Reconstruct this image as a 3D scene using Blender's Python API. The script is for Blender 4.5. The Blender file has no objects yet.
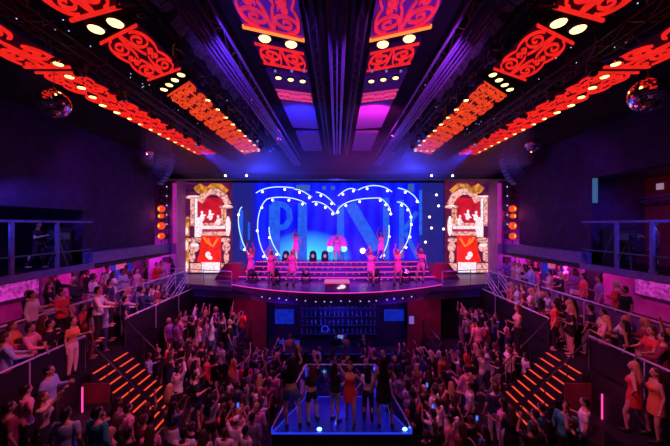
import bpy, math, random
from mathutils import Vector, Matrix, Euler
R = random.Random(7)
C = bpy.context.scene.collection
sc = bpy.context.scene
PI = math.pi

# ------------------------------------------------------------------ camera, world, exposure
cam_d = bpy.data.cameras.new('camera'); cam = bpy.data.objects.new('camera', cam_d); C.objects.link(cam)
CZ = 8.0; F = 298.0; VX, VY = 337.0, 225.0
cam.location = (0, 0, CZ); cam.rotation_euler = (PI/2, 0, 0)
cam_d.sensor_fit = 'HORIZONTAL'; cam_d.sensor_width = 36; cam_d.lens = F/670*36
cam_d.shift_x = -2/670; cam_d.shift_y = 2/670; cam_d.clip_end = 200
sc.camera = cam
w = bpy.data.worlds.new('world'); sc.world = w; w.use_nodes = True
w.node_tree.nodes['Background'].inputs[0].default_value = (.30, .06, .55, 1)
w.node_tree.nodes['Background'].inputs[1].default_value = .02
sc.view_settings.view_transform = 'Standard'; sc.view_settings.look = 'None'
sc.view_settings.gamma = 1; sc.view_settings.use_curve_mapping = False
sc.view_settings.exposure = 0.0
sc.cycles.max_bounces = 5; sc.cycles.diffuse_bounces = 2; sc.cycles.glossy_bounces = 2
sc.cycles.volume_bounces = 0; sc.cycles.sample_clamp_indirect = 4
sc.cycles.use_light_tree = True

def at(px, py, Y):
    return Vector(((px-VX)/F*Y, Y, CZ-(py-VY)/F*Y))

def spot(loc, aim, col, power, angle=60, blend=.6, size=.08):
    l = bpy.data.lights.new('stage_spot', 'SPOT'); l.color = col; l.energy = power
    l.spot_size = math.radians(angle); l.spot_blend = blend; l.shadow_soft_size = size
    o = bpy.data.objects.new('stage_spot', l); C.objects.link(o); o.location = loc
    o.rotation_euler = (Vector(aim)-Vector(loc)).to_track_quat('-Z', 'Y').to_euler()
    return o
def point(loc, col, power, size=.1):
    l = bpy.data.lights.new('glow_lamp', 'POINT'); l.color = col; l.energy = power; l.shadow_soft_size = size
    o = bpy.data.objects.new('glow_lamp', l); C.objects.link(o); o.location = loc; return o

MAG = (1, .05, .75); RED = (1, .05, .12); BLU = (.05, .06, 1); VIO = (.35, .08, 1); PNK = (1, .22, .5)
# front wash on the stage
for x in (-5, -1.8, 1.8, 5):
    spot((x, 9.4, 11.2), (x*.8, 16.6, 6.0), MAG, 2700, 32)
spot((0, 11, 10.2), (0, 17.5, 5.8), VIO, 900, 60)
# wash over the dance floor and tiers
for s in (-1, 1):
    spot((s*3.0, 9.5, 11.2), (s*5.6, 11.8, 1.5), (1, .08, .42), 820, 62)
    spot((s*2.4, 6.0, 11.2), (s*5.8, 7.0, 3.0), (1, .14, .34), 850, 62)
    spot((s*3.2, 12.6, 10.2), (s*8.4, 13.2, 3.8), (1, .14, .55), 800, 55)
    spot((s*3.0, 6.2, 11.0), (s*8.4, 9.5, 3.8), (1, .09, .34), 620, 52)
    spot((s*5.6, 14, 10.2), (s*5.0, 14, 1.5), VIO, 650, 52)
    spot((s*2.0, 10.5, 11.2), (s*2.8, 11, .8), (1, .08, .5), 520, 55)
    for y, pw, c in ((13.2, 260, (1, .3, .6)), (11.2, 200, (1, .12, .25)), (15.2, 220, (.7, .25, 1)), (9.4, 150, (1, .2, .3))):
        spot((s*1.2, y-1.2, 10.3), (s*R.uniform(7.9, 8.9), y, 4.6), c, pw*3.6, 10, .8)
    for x, y, pw, c in ((3.2, 10.4, 200, (1, .25, .4)), (5.4, 13.2, 260, (1, .4, .8)), (5.0, 9.6, 200, (1, .3, .4)), (3.6, 12.8, 200, (.6, .2, 1)), (6.9, 12.6, 260, (1, .1, .2))):
        spot((s*.8, y-2, 10.3), (s*x, y, 2.4), c, pw*3.6, 10, .8)
    point((s*11.2, 14.6, 6.0), (1, .03, .55), 115); point((s*11.6, 10.6, 5.9), (1, .02, .40), 80)
    point((s*11.2, 17.2, 6.1), (.7, .06, 1), 70)
    spot((s*6.0, 9.5, 11.0), (s*10.4, 14.6, 8.5), (.4, .06, 1), 260, 80)
    spot((s*8.0, 15.2, 10.2), (s*10.0, 18, 6.5), (.8, .06, .9), 150, 80)
    spot((s*9.0, 7.5, 9.9), (s*10.2, 13, 6.6), (.12, .10, 1), 600, 60)
    # blue beams crossing the haze below the header
    spot((s*6.6, 14.2, 11.6), (s*2.2, 16.4, 9.2), (.02, .04, 1), 1500, 42, .9)
    spot((s*2.9, 13.6, 11.6), (s*4.9, 15.6, 9.6), (.02, .04, 1), 1300, 46, .9)
    spot((s*3.2, 12.3, 9.9), (s*3.4, 15.5, 12.2), (.03, .05, 1), 900, 100)
spot((0, 12.6, 10.2), (0, 13.2, .8), BLU, 600, 60)
spot((0, 4.5, 10.5), (0, 8.3, 3.6), (1, .22, .42), 520, 24)  # pink spot added to brighten the podium dancers, no fixture built for it
spot((-1.4, 4.5, 9.8), (-1.2, 6.6, 11.8), (.2, .05, 1), 170, 90)
spot((1.4, 4.5, 9.8), (1.2, 6.6, 11.8), (.5, .05, .9), 170, 90)
spot((-1.2, 8.8, 10.9), (-1.25, 11.4, 11.8), (.01, .02, 1), 420, 80)
spot((1.2, 8.8, 10.9), (1.25, 11.4, 11.8), (1, .02, .7), 420, 80)
point((0, 17.2, 9.6), BLU, 200)

# ------------------------------------------------------------------ materials
def mat(name, col=(.5, .5, .5), rough=.6, metal=0, emit=None, strength=0, noise=0, scale=8, spec=.4):
    m = bpy.data.materials.new(name); m.use_nodes = True
    nt = m.node_tree; b = nt.nodes['Principled BSDF']
    b.inputs['Base Color'].default_value = (*col, 1); b.inputs['Roughness'].default_value = rough
    b.inputs['Metallic'].default_value = metal; b.inputs['Specular IOR Level'].default_value = spec
    if emit:
        b.inputs['Emission Color'].default_value = (*emit, 1); b.inputs['Emission Strength'].default_value = strength
    if noise:
        tc = nt.nodes.new('ShaderNodeTexCoord'); n = nt.nodes.new('ShaderNodeTexNoise'); n.inputs['Scale'].default_value = scale
        n.inputs['Detail'].default_value = 3
        r = nt.nodes.new('ShaderNodeMixRGB'); r.blend_type = 'MULTIPLY'; r.inputs[0].default_value = noise
        cr = nt.nodes.new('ShaderNodeValToRGB'); cr.color_ramp.elements[0].position = .35; cr.color_ramp.elements[1].position = .65
        nt.links.new(tc.outputs['Object'], n.inputs['Vector']); nt.links.new(n.outputs[0], cr.inputs[0])
        nt.links.new(cr.outputs[0], r.inputs[2])
        if emit and strength:
            r.inputs[1].default_value = (*emit, 1); nt.links.new(r.outputs[0], b.inputs['Emission Color'])
        else:
            r.inputs[1].default_value = (*col, 1); nt.links.new(r.outputs[0], b.inputs['Base Color'])
    return m
def emat(name, col, s=1, noise=0, scale=8): return mat(name, (.02, .02, .02), .5, 0, col, s, noise, scale)
M = dict(
 wall=mat('dark_wall', (.055, .016, .09), .85, noise=.4, scale=3), wallmag=mat('plum_wall', (.5, .16, .42), .8, noise=.25, scale=2),
 wallred=mat('maroon_wall', (.22, .03, .07), .8, noise=.3, scale=2), black=mat('black_paint', (.012, .011, .014), .6),
 floor=mat('dark_floor', (.045, .035, .05), .35, noise=.5, scale=4), riser=mat('black_riser', (.016, .011, .02), .6, noise=.5, scale=6),
 beam=mat('violet_beam', (.17, .13, .36), .5, noise=.3, scale=5), alu=mat('aluminium', (.42, .34, .78), .38, .4),
 dalu=mat('dark_metal', (.09, .085, .11), .45, .6), cloth=mat('grey_drape', (.22, .22, .25), .9, noise=.6, scale=14),
 panel=mat('violet_ceiling_panel', (.20, .10, .34), .7, noise=.25, scale=3), panel2=mat('pale_ceiling_panel', (.42, .36, .62), .6),
 ceil=mat('black_ceiling', (.016, .014, .02), .9, noise=.4, scale=4),
 deck=mat('stage_deck', (.15, .08, .28), .3, noise=.3, scale=5), step=mat('stage_step', (.07, .05, .26), .35),
 rail=mat('brushed_rail', (.72, .62, .9), .4, .2), glass=None,
 red=emat('red_scroll_light', (1, .018, .012), 1.0, .25, 5), redp=mat('red_scroll_glow_paint', (.85, .05, .07), .45, 0, (1, .03, .07), .50, .2, 6),  # redp: red base colour with a glow of its own added
 redo=emat('orange_red_scroll_light', (1, .06, .012), 1.0, .45, 9), pink=mat('pink_scroll', (.9, .15, .4), .4, 0, (1, .07, .25), .45),
 gold=emat('warm_strip', (1, .25, .03), 1.2), lamp=emat('warm_lamp_glass', (1, .72, .22), 3.2),
 skin=mat('skin', (.62, .36, .26), .5), skin2=mat('brown_skin', (.42, .23, .15), .5), skin3=mat('dark_skin', (.2, .1, .07), .5),
 eye=mat('eye_dark', (.02, .015, .015), .3), lip=mat('lip', (.45, .12, .12), .4),
 hairb=mat('black_hair', (.014, .01, .01), .45), hairn=mat('brown_hair', (.07, .035, .02), .5), hairy=mat('blonde_hair', (.55, .36, .15), .5),
 shoe=mat('black_shoe', (.02, .02, .02), .4), mirror=mat('mirror_tile', (.9, .9, .95), .06, 1.0),
 strip=emat('red_step_strip', (1, .07, .02), 1.0), ledb=emat('blue_led', (.02, .04, .9), .9), ledw=emat('white_led', (.6, .5, 1), 1.6),
 pinkneon=emat('pink_neon', (1, .05, .35), 1.5), bulb=emat('warm_bulb', (1, .72, .75), 4), heart=emat('white_neon', (.45, .65, 1), 1.6),
 let=emat('letter_blue', (.015, .12, 1), 1, .3, 3), green=emat('green_led', (.03, .8, .2), 1.2), phone=emat('phone_screen', (.05, .14, 1), 1.5),
 orange=emat('orange_lens', (1, .07, .008), 1.2, .5, 9), amber=emat('amber_core', (1, .3, .03), 2.0), scrb=emat('blue_monitor', (.005, .03, .8), .6, .5, 5),
 ledpink=emat('pink_led_wall', (.75, .04, .6), .8, .75, 7), bluetop=mat('blue_acrylic', (.02, .02, .22), .15, 0, (.005, .012, .8), .10),
 cyan=emat('pale_cyan_lamp', (.35, .85, 1), 1.5), bottle=mat('bottle_glass', (.25, .3, .6), .15), tube=mat('tube_chrome', (.8, .8, .9), .15, 1),
 backv=mat('deep_violet_panel', (.07, .025, .11), .7),
 cos=mat('pink_costume', (.95, .25, .55), .45), feather=mat('pink_feather', (1, .35, .65), .8),
)
def glass_mat():
    m = bpy.data.materials.new('tinted_glass'); m.use_nodes = True; nt = m.node_tree; b = nt.nodes['Principled BSDF']
    nt.nodes.remove(b); t = nt.nodes.new('ShaderNodeBsdfTransparent'); g = nt.nodes.new('ShaderNodeBsdfGlossy')
    t.inputs[0].default_value = (.82, .82, .95, 1); g.inputs['Roughness'].default_value = .08; g.inputs[0].default_value = (.8, .8, 1, 1)
    mx = nt.nodes.new('ShaderNodeMixShader'); mx.inputs[0].default_value = .10
    nt.links.new(t.outputs[0], mx.inputs[1]); nt.links.new(g.outputs[0], mx.inputs[2])
    nt.links.new(mx.outputs[0], nt.nodes['Material Output'].inputs[0]); return m
M['glass'] = glass_mat()
FAB = {k: mat(k+'_fabric', v, .8) for k, v in dict(
 white=(.85, .83, .85), black=(.016, .015, .02), navy=(.03, .04, .13), pink=(.85, .32, .5), red=(.75, .05, .06), grey=(.30, .29, .33),
 orange=(.8, .25, .10), cream=(.75, .62, .5), denim=(.10, .16, .32), purple=(.28, .1, .45), teal=(.04, .35, .33), burgundy=(.25, .03, .07), paleblue=(.4, .52, .8)).items()}
FABN = dict(paleblue='pale blue')

# ------------------------------------------------------------------ mesh helpers
class MB:
    def __init__(s): s.v = []; s.f = []; s.m = []; s.mi = 0
    def add(s, vs, fs):
        n = len(s.v); s.v += [tuple(p) for p in vs]; s.f += [tuple(i+n for i in f) for f in fs]; s.m += [s.mi]*len(fs)
    def box(s, c, d, rot=None):
        vs = []
        for i in range(8):
            p = Vector(((i & 1)-.5, ((i >> 1) & 1)-.5, ((i >> 2) & 1)-.5)); p = Vector((p.x*d[0], p.y*d[1], p.z*d[2]))
            if rot is not None: p = rot @ p
            vs.append(p+Vector(c))
        s.add(vs, [(0, 2, 3, 1), (4, 5, 7, 6), (0, 1, 5, 4), (2, 6, 7, 3), (0, 4, 6, 2), (1, 3, 7, 5)])
    def b6(s, x0, x1, y0, y1, z0, z1): s.box(((x0+x1)/2, (y0+y1)/2, (z0+z1)/2), (abs(x1-x0), abs(y1-y0), abs(z1-z0)))
    def prism(s, poly, z0, z1):
        n = len(poly); s.add([(x, y, z0) for x, y in poly]+[(x, y, z1) for x, y in poly],
          [tuple(range(n-1, -1, -1)), tuple(range(n, 2*n))]+[(i, (i+1) % n, n+(i+1) % n, n+i) for i in range(n)])
    def cone(s, p0, p1, r0, r1, n=8, caps=True):
        p0 = Vector(p0); p1 = Vector(p1); d = (p1-p0)
        if d.length < 1e-6: return
        d.normalize(); a = d.orthogonal().normalized(); b = d.cross(a)
        vs = [p+(a*math.cos(2*PI*i/n)+b*math.sin(2*PI*i/n))*r for p, r in ((p0, r0), (p1, r1)) for i in range(n)]
        fs = [(i, (i+1) % n, n+(i+1) % n, n+i) for i in range(n)]
        if caps: fs += [tuple(range(n-1, -1, -1)), tuple(range(n, 2*n))]
        s.add(vs, fs)
    def ell(s, c, r, nu=10, nv=6, rot=None):
        c = Vector(c); vs = []
        for j in range(nv+1):
            t = PI*j/nv
            for i in range(nu):
                a = 2*PI*i/nu; p = Vector((r[0]*math.sin(t)*math.cos(a), r[1]*math.sin(t)*math.sin(a), r[2]*math.cos(t)))
                if rot is not None: p = rot @ p
                vs.append(c+p)
        s.add(vs, [(j*nu+i, (j+1)*nu+i, (j+1)*nu+(i+1) % nu, j*nu+(i+1) % nu) for j in range(nv) for i in range(nu)])
    def cap(s, p0, p1, r0, r1, n=10):
        s.cone(p0, p1, r0, r1, n); s.ell(p0, (r0,)*3, n, 6); s.ell(p1, (r1,)*3, n, 6)
    def loft(s, secs, n=16):
        vs = []
        for (x, y, z, rx, ry) in secs:
            for i in range(n):
                a = 2*PI*i/n; vs.append((x+rx*math.cos(a), y+ry*math.sin(a), z))
        k = len(secs)
        s.add(vs, [(j*n+i, j*n+(i+1) % n, (j+1)*n+(i+1) % n, (j+1)*n+i) for j in range(k-1) for i in range(n)]
              + [tuple(range(n-1, -1, -1)), tuple(range((k-1)*n, k*n))])
    def tube(s, pts, r, n=6, close=False):
        pts = [Vector(p) for p in pts]; k = len(pts); vs = []; rr = r if isinstance(r, list) else [r]*k
        up = None
        for i, p in enumerate(pts):
            if close: d = pts[(i+1) % k]-pts[i-1]
            else: d = pts[min(i+1, k-1)]-pts[max(i-1, 0)]
            d.normalize()
            if up is None: up = d.orthogonal().normalized()
            up = (up-d*up.dot(d)).normalized(); b = d.cross(up)
            vs += [p+(up*math.cos(2*PI*j/n)+b*math.sin(2*PI*j/n))*rr[i] for j in range(n)]
        fs = [(i*n+j, i*n+(j+1) % n, ((i+1) % k)*n+(j+1) % n, ((i+1) % k)*n+j) for i in range(k if close else k-1) for j in range(n)]
        if not close: fs += [tuple(range(n-1, -1, -1)), tuple(range((k-1)*n, k*n))]
        s.add(vs, fs)
    def ribbon(s, pts, wd, z0, z1):       # a flat strip in XY with thickness; wd number or list
        k = len(pts)
        if k < 2: return
        ww = wd if isinstance(wd, list) else [wd]*k; vs = []
        for i, (x, y) in enumerate(pts):
            a = pts[max(i-1, 0)]; b = pts[min(i+1, k-1)]; dx, dy = b[0]-a[0], b[1]-a[1]; L = math.hypot(dx, dy) or 1
            nx, ny = -dy/L*ww[i]/2, dx/L*ww[i]/2
            vs += [(x+nx, y+ny, z0), (x-nx, y-ny, z0), (x-nx, y-ny, z1), (x+nx, y+ny, z1)]
        fs = [(i*4+j, i*4+(j+1) % 4, i*4+4+(j+1) % 4, i*4+4+j) for i in range(k-1) for j in range(4)]
        fs += [(3, 2, 1, 0), (k*4-4, k*4-3, k*4-2, k*4-1)]; s.add(vs, fs)
    def mesh(s, name, mats, smooth=False):
        me = bpy.data.meshes.new(name); me.from_pydata(s.v, [], s.f)
        for m in (mats if isinstance(mats, (list, tuple)) else [mats]): me.materials.append(m)
        me.polygons.foreach_set('material_index', s.m)
        me.update()
        if smooth: me.polygons.foreach_set('use_smooth', [True]*len(me.polygons))
        return me
def tag(o, label=None, cat=None, group=None, kind=None):
    if label: o['label'] = label
    if cat: o['category'] = cat
    if group: o['group'] = group
    if kind: o['kind'] = kind
    return o
def obj(name, mb, m, parent=None, smooth=False, loc=None):
    o = bpy.data.objects.new(name, mb.mesh(name, m, smooth)); C.objects.link(o)
    if parent: o.parent = parent
    if loc is not None: o.location = loc
    return o
def thing(name, label, cat, loc=(0, 0, 0), rz=0, group=None):
    o = bpy.data.objects.new(name, None); C.objects.link(o); o.empty_display_size = .2
    o.location = loc; o.rotation_euler = (0, 0, rz); return tag(o, label, cat, group)
def struct(name, mb, m): return tag(obj(name, mb, m), kind='structure')
def kids(o): return list(KIDS.get(o.name, [])) if o.name in KIDS else [c for c in bpy.data.objects if c.parent == o]
KIDS = {}
def dup(root, loc, rot=None, label=None, group=None, scale=None):
    r = root.copy(); C.objects.link(r); r.location = loc
    if rot is not None: r.rotation_euler = rot if not isinstance(rot, (int, float)) else (0, 0, rot)
    if label: r['label'] = label
    if group: r['group'] = group
    if scale: r.scale = (scale,)*3
    for ch in kids(root):
        c = ch.copy(); C.objects.link(c); c.parent = r
        for g in kids(ch):
            d = g.copy(); C.objects.link(d); d.parent = c
    return r
SIDE = {-1: 'left', 1: 'right'}

# ------------------------------------------------------------------ setting
ZC = 11.8
def bx(name, m, *a):
    mb = MB(); mb.b6(*a); return struct(name, mb, m)
bx('ceiling', M['ceil'], -12.9, 12.9, -2, 20.2, ZC+.12, ZC+.3)
bx('floor', M['floor'], -12.9, 12.9, -2, 20.2, .6, .8)
bx('wall_back', M['black'], -12.9, 12.9, 20.0, 20.2, .8, ZC)
for s in (-1, 1):
    n = SIDE[s]
    bx('wall_'+n, M['wallmag'], s*12.6, s*12.8, 2, 20, .8, 6.15)
    bx('wall_'+n, M['wall'] if s < 0 else M['wallred'], s*12.6, s*12.8, 2, 20, 6.15, ZC+.1)
    bx('wall_'+n, M['wall'], s*10.4, s*12.6, 12.2, 17.0, 6.9, ZC+.1)     # deep dark box front of the upper wall
    bx('wall_'+n, M['wall'], s*10.2, s*12.6, 2, 12.2, 8.6 if s < 0 else 9.9, ZC+.1)
    bx('trim_'+n, M['beam'], s*10.0, s*10.42, 12.2, 18.0, 6.36, 6.88)
    bx('trim_'+n, M['black'], s*9.95, s*10.5, 12.0, 18.0, 6.24, 6.36)
    bx('floor_gallery', M['black'], s*10.0, s*12.6, 2, 17, 6.2, 6.4)
    bx('trim_'+n, M['beam'], s*9.93, s*10.0, 2, 12.2, 6.22, 6.46)
    # tiers
    bx('floor_tier', M['riser'], s*7.7, s*9.0, 3, 17.6, .8, 3.6)
    bx('floor_tier', M['riser'], s*9.0, s*12.6, 3, 17.9, .8, 4.3)
    bx('floor_terrace', M['riser'], s*4.3, s*7.7, 9.05, 15.2, .8, 1.5)
    LZ = 2.6 if s < 0 else 2.95
    bx('floor_terrace', M['riser'], s*4.3, s*7.7, 12.5, 15.2, 1.5, 2.2)
    bx('floor_landing', M['riser'], s*6.6, s*7.7, 7.35, 9.05, .8, 2.6 if s < 0 else 2.4)
    bx('floor_landing', M['riser'], s*4.2, s*7.7, 3, 6.7, .8, LZ)
    bx('floor_landing', M['riser'], s*6.6, s*7.7, 6.7, 7.35, .8, LZ)
    bx('floor_terrace', M['riser'], s*4.3, s*6.6, 6.7, 9.05, .8, 1.5)
    # portal pier beside the stage, in front of it the bright edge panel
    bx('wall_portal', M['wallmag'], s*9.75, s*11.6, 18.2, 19.6, .8, 10.9)
    bx('trim_portal', M['wallmag'], s*9.66, s*9.95, 17.9, 18.2, 4.9, 10.9)
bx('ceiling_header', M['black'], -9.8, 9.8, 15.9, 16.5, 10.45, ZC+.1)
bx('trim_header', M['dalu'], -9.0, 9.0, 15.82, 15.9, 10.75, 10.83)
bx('ceiling_header', M['riser'], -9.9, 9.9, 17.4, 19.9, 10.9, ZC)
# under-stage back wall with reddish flanks
bx('wall_bar', mat('bar_back_wall', (.06, .04, .12), .7), -3.6, 3.6, 15.7, 15.8, .8, 4.5)
for s in (-1, 1):
    bx('wall_bar_flank', M['wallred'], s*3.6, s*5.3, 15.2, 15.35, .8, 4.5)
    bx('wall_bar_side', M['black'], s*5.3, s*7.65, 15.9, 16.0, .8, 4.2)

# ------------------------------------------------------------------ stage
def arc_poly(x0, x1, yf, sag, yb, n=24):
    f = [(x0+(x1-x0)*i/n, yf+sag*(2*i/n-1)**2) for i in range(n+1)]
    return f+[(x1, yb), (x0, yb)]
t = thing('stage', 'curved raised theatre stage with glowing magenta steps above the bar', 'stage', (0, 16, 4.5))
def SO(name, mb, m, par=t, sm=False):
    o = obj(name, mb, m, par, sm); o.location = -Vector(par.location) if par is t else (0, 0, 0); return o
m_ = MB(); m_.prism(arc_poly(-5.3, 5.3, 13.2, 1.9, 19.2), 4.72, 5.0); SO('deck', m_, M['deck'])
m_ = MB(); m_.prism(arc_poly(-5.35, 5.35, 13.35, 1.9, 19.2), 4.36, 4.72); SO('fascia', m_, mat('indigo_fascia', (.10, .06, .32), .35))
m_ = MB(); m_.prism(arc_poly(-7.4, 7.4, 13.75, 2.4, 19.2), 4.3, 4.5); SO('lower_lip', m_, M['dalu'])
m_ = MB()
pts = [(x/10, 13.19+1.9*(x/53)**2, 4.985) for x in range(-53, 54, 2)]
m_.tube(pts, .022, 4); SO('edge_strip', m_, emat('magenta_edge', (1, .04, .55), 1.3))
for i in range(18):
    x = -3.5+i*7/17+R.uniform(-.08, .08); y = 13.33+1.9*(x/5.35)**2
    m_ = MB(); m_.ell((x, y-.01, 4.58+R.uniform(-.03, .03)), (.024,)*3, 6, 4); SO('led_spot', m_, M['ledw'])
tz = [(15.9, 5.2, 5.35), (16.5, 5.4, 5.2), (17.1, 5.6, 5.05), (17.7, 5.8, 4.9)]
for i, (y, z, hw) in enumerate(tz):
    m_ = MB(); m_.prism(arc_poly(-hw, hw, y, .35, 19.0), z-.2, z); SO('step', m_, M['step'])
    m_ = MB(); m_.tube([(hw*k/10, y-.01+.35*(k/10)**2, z-.02) for k in range(-10, 11)], .03, 4); SO('step_strip', m_, M.setdefault('stepedge', emat('pink_step_edge', (1, .03, .34), 1.3)))
    for k in range(26):
        x = -hw*.85+k*hw*1.7/25
        if R.random() < .75:
            m_ = MB(); m_.box((x, y-.02+.35*(x/hw)**2, z-.11), (.05, .02, .03)); SO('step_light', m_, emat('lilac_dot', (.5, .4, 1), 1.1) if 'lilac_dot' not in bpy.data.materials else bpy.data.materials['lilac_dot'])
for s in (-1, 1):
    m_ = MB(); m_.prism([(s*5.3, 15.1), (s*9.6, 16.4), (s*9.6, 19.3), (s*5.3, 19.3)], 4.62, 4.86); SO('wing_deck', m_, M.setdefault('wing', mat('indigo_deck', (.10, .06, .2), .4, noise=.3)))
    m_ = MB(); m_.prism([(s*5.3, 15.2), (s*9.6, 16.5), (s*9.6, 16.8), (s*5.3, 15.5)], 4.2, 4.62); SO('wing_fascia', m_, M.setdefault('fas', mat('violet_fascia', (.07, .04, .2), .4)))
# wedge-shaped red ramps either side of the steps
for s in (-1, 1):
    m_ = MB()
    m_.add([(s*5.2, 17.2, 4.86), (s*7.1, 17.2, 4.86), (s*6.5, 17.2, 5.75), (s*5.7, 17.2, 5.75), (s*5.2, 18.2, 4.86), (s*7.1, 18.2, 4.86), (s*6.5, 18.2, 5.75), (s*5.7, 18.2, 5.75)],
           [(0, 1, 2, 3), (7, 6, 5, 4), (0, 4, 5, 1), (3, 2, 6, 7), (1, 5, 6, 2), (0, 3, 7, 4)])
    o = obj('set_ramp', m_, mat('red_set_paint', (.42, .04, .09), .6), None)
    tag(o, 'sloping red set piece at the %s end of the stage steps' % SIDE[s], 'set piece')
# wing railings
def railing(name, label, pts, h, bars, m=M['rail'], r=.025, pr=.02, group=None, glass=False):
    t = thing(name, label, 'railing', pts[0], 0, group); o0 = Vector(pts[0])
    P = [Vector(p)-o0 for p in pts]
    for k, z in enumerate(bars):
        mb = MB(); mb.tube([p+Vector((0, 0, z)) for p in P], r if z == max(bars) else r*.5, 6)
        obj('top_rail' if z == max(bars) else 'crossbar', mb, m, t, True)
    for a, b in zip(P[:-1], P[1:]):
        L = (b-a).length; n = max(1, round(L/1.6))
        for i in range(n+1):
            p = a+(b-a)*i/n
            mb = MB(); mb.cone(p, p+Vector((0, 0, h)), pr, pr, 6); obj('post', mb, m, t)
        if glass:
            mb = MB(); d = (b-a).normalized(); q = Vector((-d.y, d.x, 0)).normalized()*.006
            lo, hi = Vector((0, 0, .08)), Vector((0, 0, h-.08))
            mb.add([a+lo+q, b+lo+q, b+hi+q, a+hi+q, a+lo-q, b+lo-q, b+hi-q, a+hi-q], [(0, 1, 2, 3), (7, 6, 5, 4), (0, 4, 5, 1), (3, 2, 6, 7), (1, 5, 6, 2), (0, 3, 7, 4)])
            obj('panel' if glass is not True else 'glass_panel', mb, M['glass'] if glass is True else glass, t)
    return t
for s in (-1, 1):
    railing('stage_railing', 'low metal railing along the %s wing of the stage' % SIDE[s], [(s*9.4, 16.5, 4.86), (s*7.1, 15.85, 4.86), (s*5.4, 15.3, 4.86)], .75, [.25, .5, .75], r=.022)
    st = thing('wing_stair', 'narrow stair dropping from the %s stage wing to the tier' % SIDE[s], 'stairs', (s*8.3, 15.9, 3.6))
    for k in range(6):
        mb = MB(); mb.b6(-.33, .33, -.28*k-.28, -.28*k, 1.02-.2*k, 1.08-.2*k); obj('tread', mb, M['dalu'], st)
    mb = MB(); mb.tube([(s*-.36, 0, 1.05), (s*-.36, -1.68, .05)], .04, 4); mb.tube([(s*.31, 0, 1.05), (s*.31, -1.68, .05)], .04, 4); obj('stringer', mb, M['dalu'], st)
    for x in (s*-.36, s*.31):
        for dz in (.35, .6, .85):
            mb = MB(); mb.tube([(x, 0, 1.1+dz), (x, -1.68, .1+dz)], .018, 5); obj('handrail', mb, M['rail'], st)
        for k in (0, 1, 2):
            mb = MB(); mb.cone((x, -.84*k, 1.05-.5*k), (x, -.84*k, 1.95-.5*k), .018, .018, 6); obj('post', mb, M['rail'], st)

# ------------------------------------------------------------------ video walls
def screen_mat():
    m = bpy.data.materials.new('blue_video'); m.use_nodes = True; nt = m.node_tree; b = nt.nodes['Principled BSDF']; L = nt.links.new
    b.inputs['Base Color'].default_value = (.01, .01, .02, 1)
    tc = nt.nodes.new('ShaderNodeTexCoord'); sx = nt.nodes.new('ShaderNodeSeparateXYZ'); L(tc.outputs['Object'], sx.inputs[0])
    ab = nt.nodes.new('ShaderNodeMath'); ab.operation = 'ABSOLUTE'; L(sx.outputs[0], ab.inputs[0])
    r = nt.nodes.new('ShaderNodeMapRange'); r.inputs[1].default_value = 5.1; r.inputs[2].default_value = 5.6; L(ab.outputs[0], r.inputs[0])
    wv = nt.nodes.new('ShaderNodeTexWave'); wv.inputs['Scale'].default_value = .35; wv.inputs['Distortion'].default_value = 3; L(tc.outputs['Object'], wv.inputs[0])
    c1 = nt.nodes.new('ShaderNodeValToRGB'); e = c1.color_ramp.elements; e[0].color = (.0, .001, .75, 1); e[1].color = (.002, .012, 1, 1); L(wv.outputs[0], c1.inputs[0])
    mx = nt.nodes.new('ShaderNodeMixRGB'); mx.inputs[2].default_value = (.012, .012, .18, 1); L(r.outputs[0], mx.inputs[0]); L(c1.outputs[0], mx.inputs[1])
    # cyan pool of light in the clip being shown
    vs = nt.nodes.new('ShaderNodeVectorMath'); vs.operation = 'SUBTRACT'; vs.inputs[1].default_value = (-1.9, 0, -2.3); L(tc.outputs['Object'], vs.inputs[0])
    vm = nt.nodes.new('ShaderNodeVectorMath'); vm.operation = 'MULTIPLY'; vm.inputs[1].default_value = (.34, 0, .5); L(vs.outputs[0], vm.inputs[0])
    ln = nt.nodes.new('ShaderNodeVectorMath'); ln.operation = 'LENGTH'; L(vm.outputs[0], ln.inputs[0])
    r2 = nt.nodes.new('ShaderNodeMapRange'); r2.inputs[1].default_value = 1.0; r2.inputs[2].default_value = .15; L(ln.outputs['Value'], r2.inputs[0])
    m2 = nt.nodes.new('ShaderNodeMixRGB'); m2.inputs[2].default_value = (.03, .75, 1, 1); L(r2.outputs[0], m2.inputs[0]); L(mx.outputs[0], m2.inputs[1])
    L(m2.outputs[0], b.inputs['Emission Color']); b.inputs['Emission Strength'].default_value = 1.15; return m
YS = 19.4
vw = thing('video_wall', 'wide blue video wall behind the stage with large pale letters', 'video screen', (0, YS, 8.0))
m_ = MB(); m_.b6(-6.88, 6.95, 0, .12, -3.1, 2.75); obj('screen', m_, screen_mat(), vw)
m_ = MB()
def P2(px, py): p = at(px, py, YS-.02); return (p.x, p.z-8.0)
def stroke(mb, pts, wd, y=-.03):
    # flat strip standing in the XZ plane
    q = MB(); q.ribbon([P2(*p) for p in pts], wd, 0, .02)
    mb.add([(x, y-z, h) for x, h, z in q.v], q.f)
def slab(px0, px1, py0, py1, mb, y=-.03):
    a = P2(px0, py0); b = P2(px1, py1); mb.b6(a[0], b[0], y-.02, y, a[1], b[1])
slab(269, 280, 205, 262, m_)
stroke(m_, [(280, 228), (286, 226), (290, 219), (289, 210), (284, 205), (272, 203)], .38)
slab(298, 307, 203, 262, m_); slab(337, 344, 205, 262, m_); stroke(m_, [(350, 204), (377, 250)], .75); slab(383, 389, 198, 262, m_)
slab(399, 404, 200, 258, m_); stroke(m_, [(404, 230), (417, 212)], .3); stroke(m_, [(405, 232), (418, 258)], .3)
slab(419, 422, 190, 235, m_); slab(240, 243, 210, 250, m_); slab(248, 250, 222, 240, m_)
obj('letters', m_, M['let'], vw)
m_ = MB()
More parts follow.
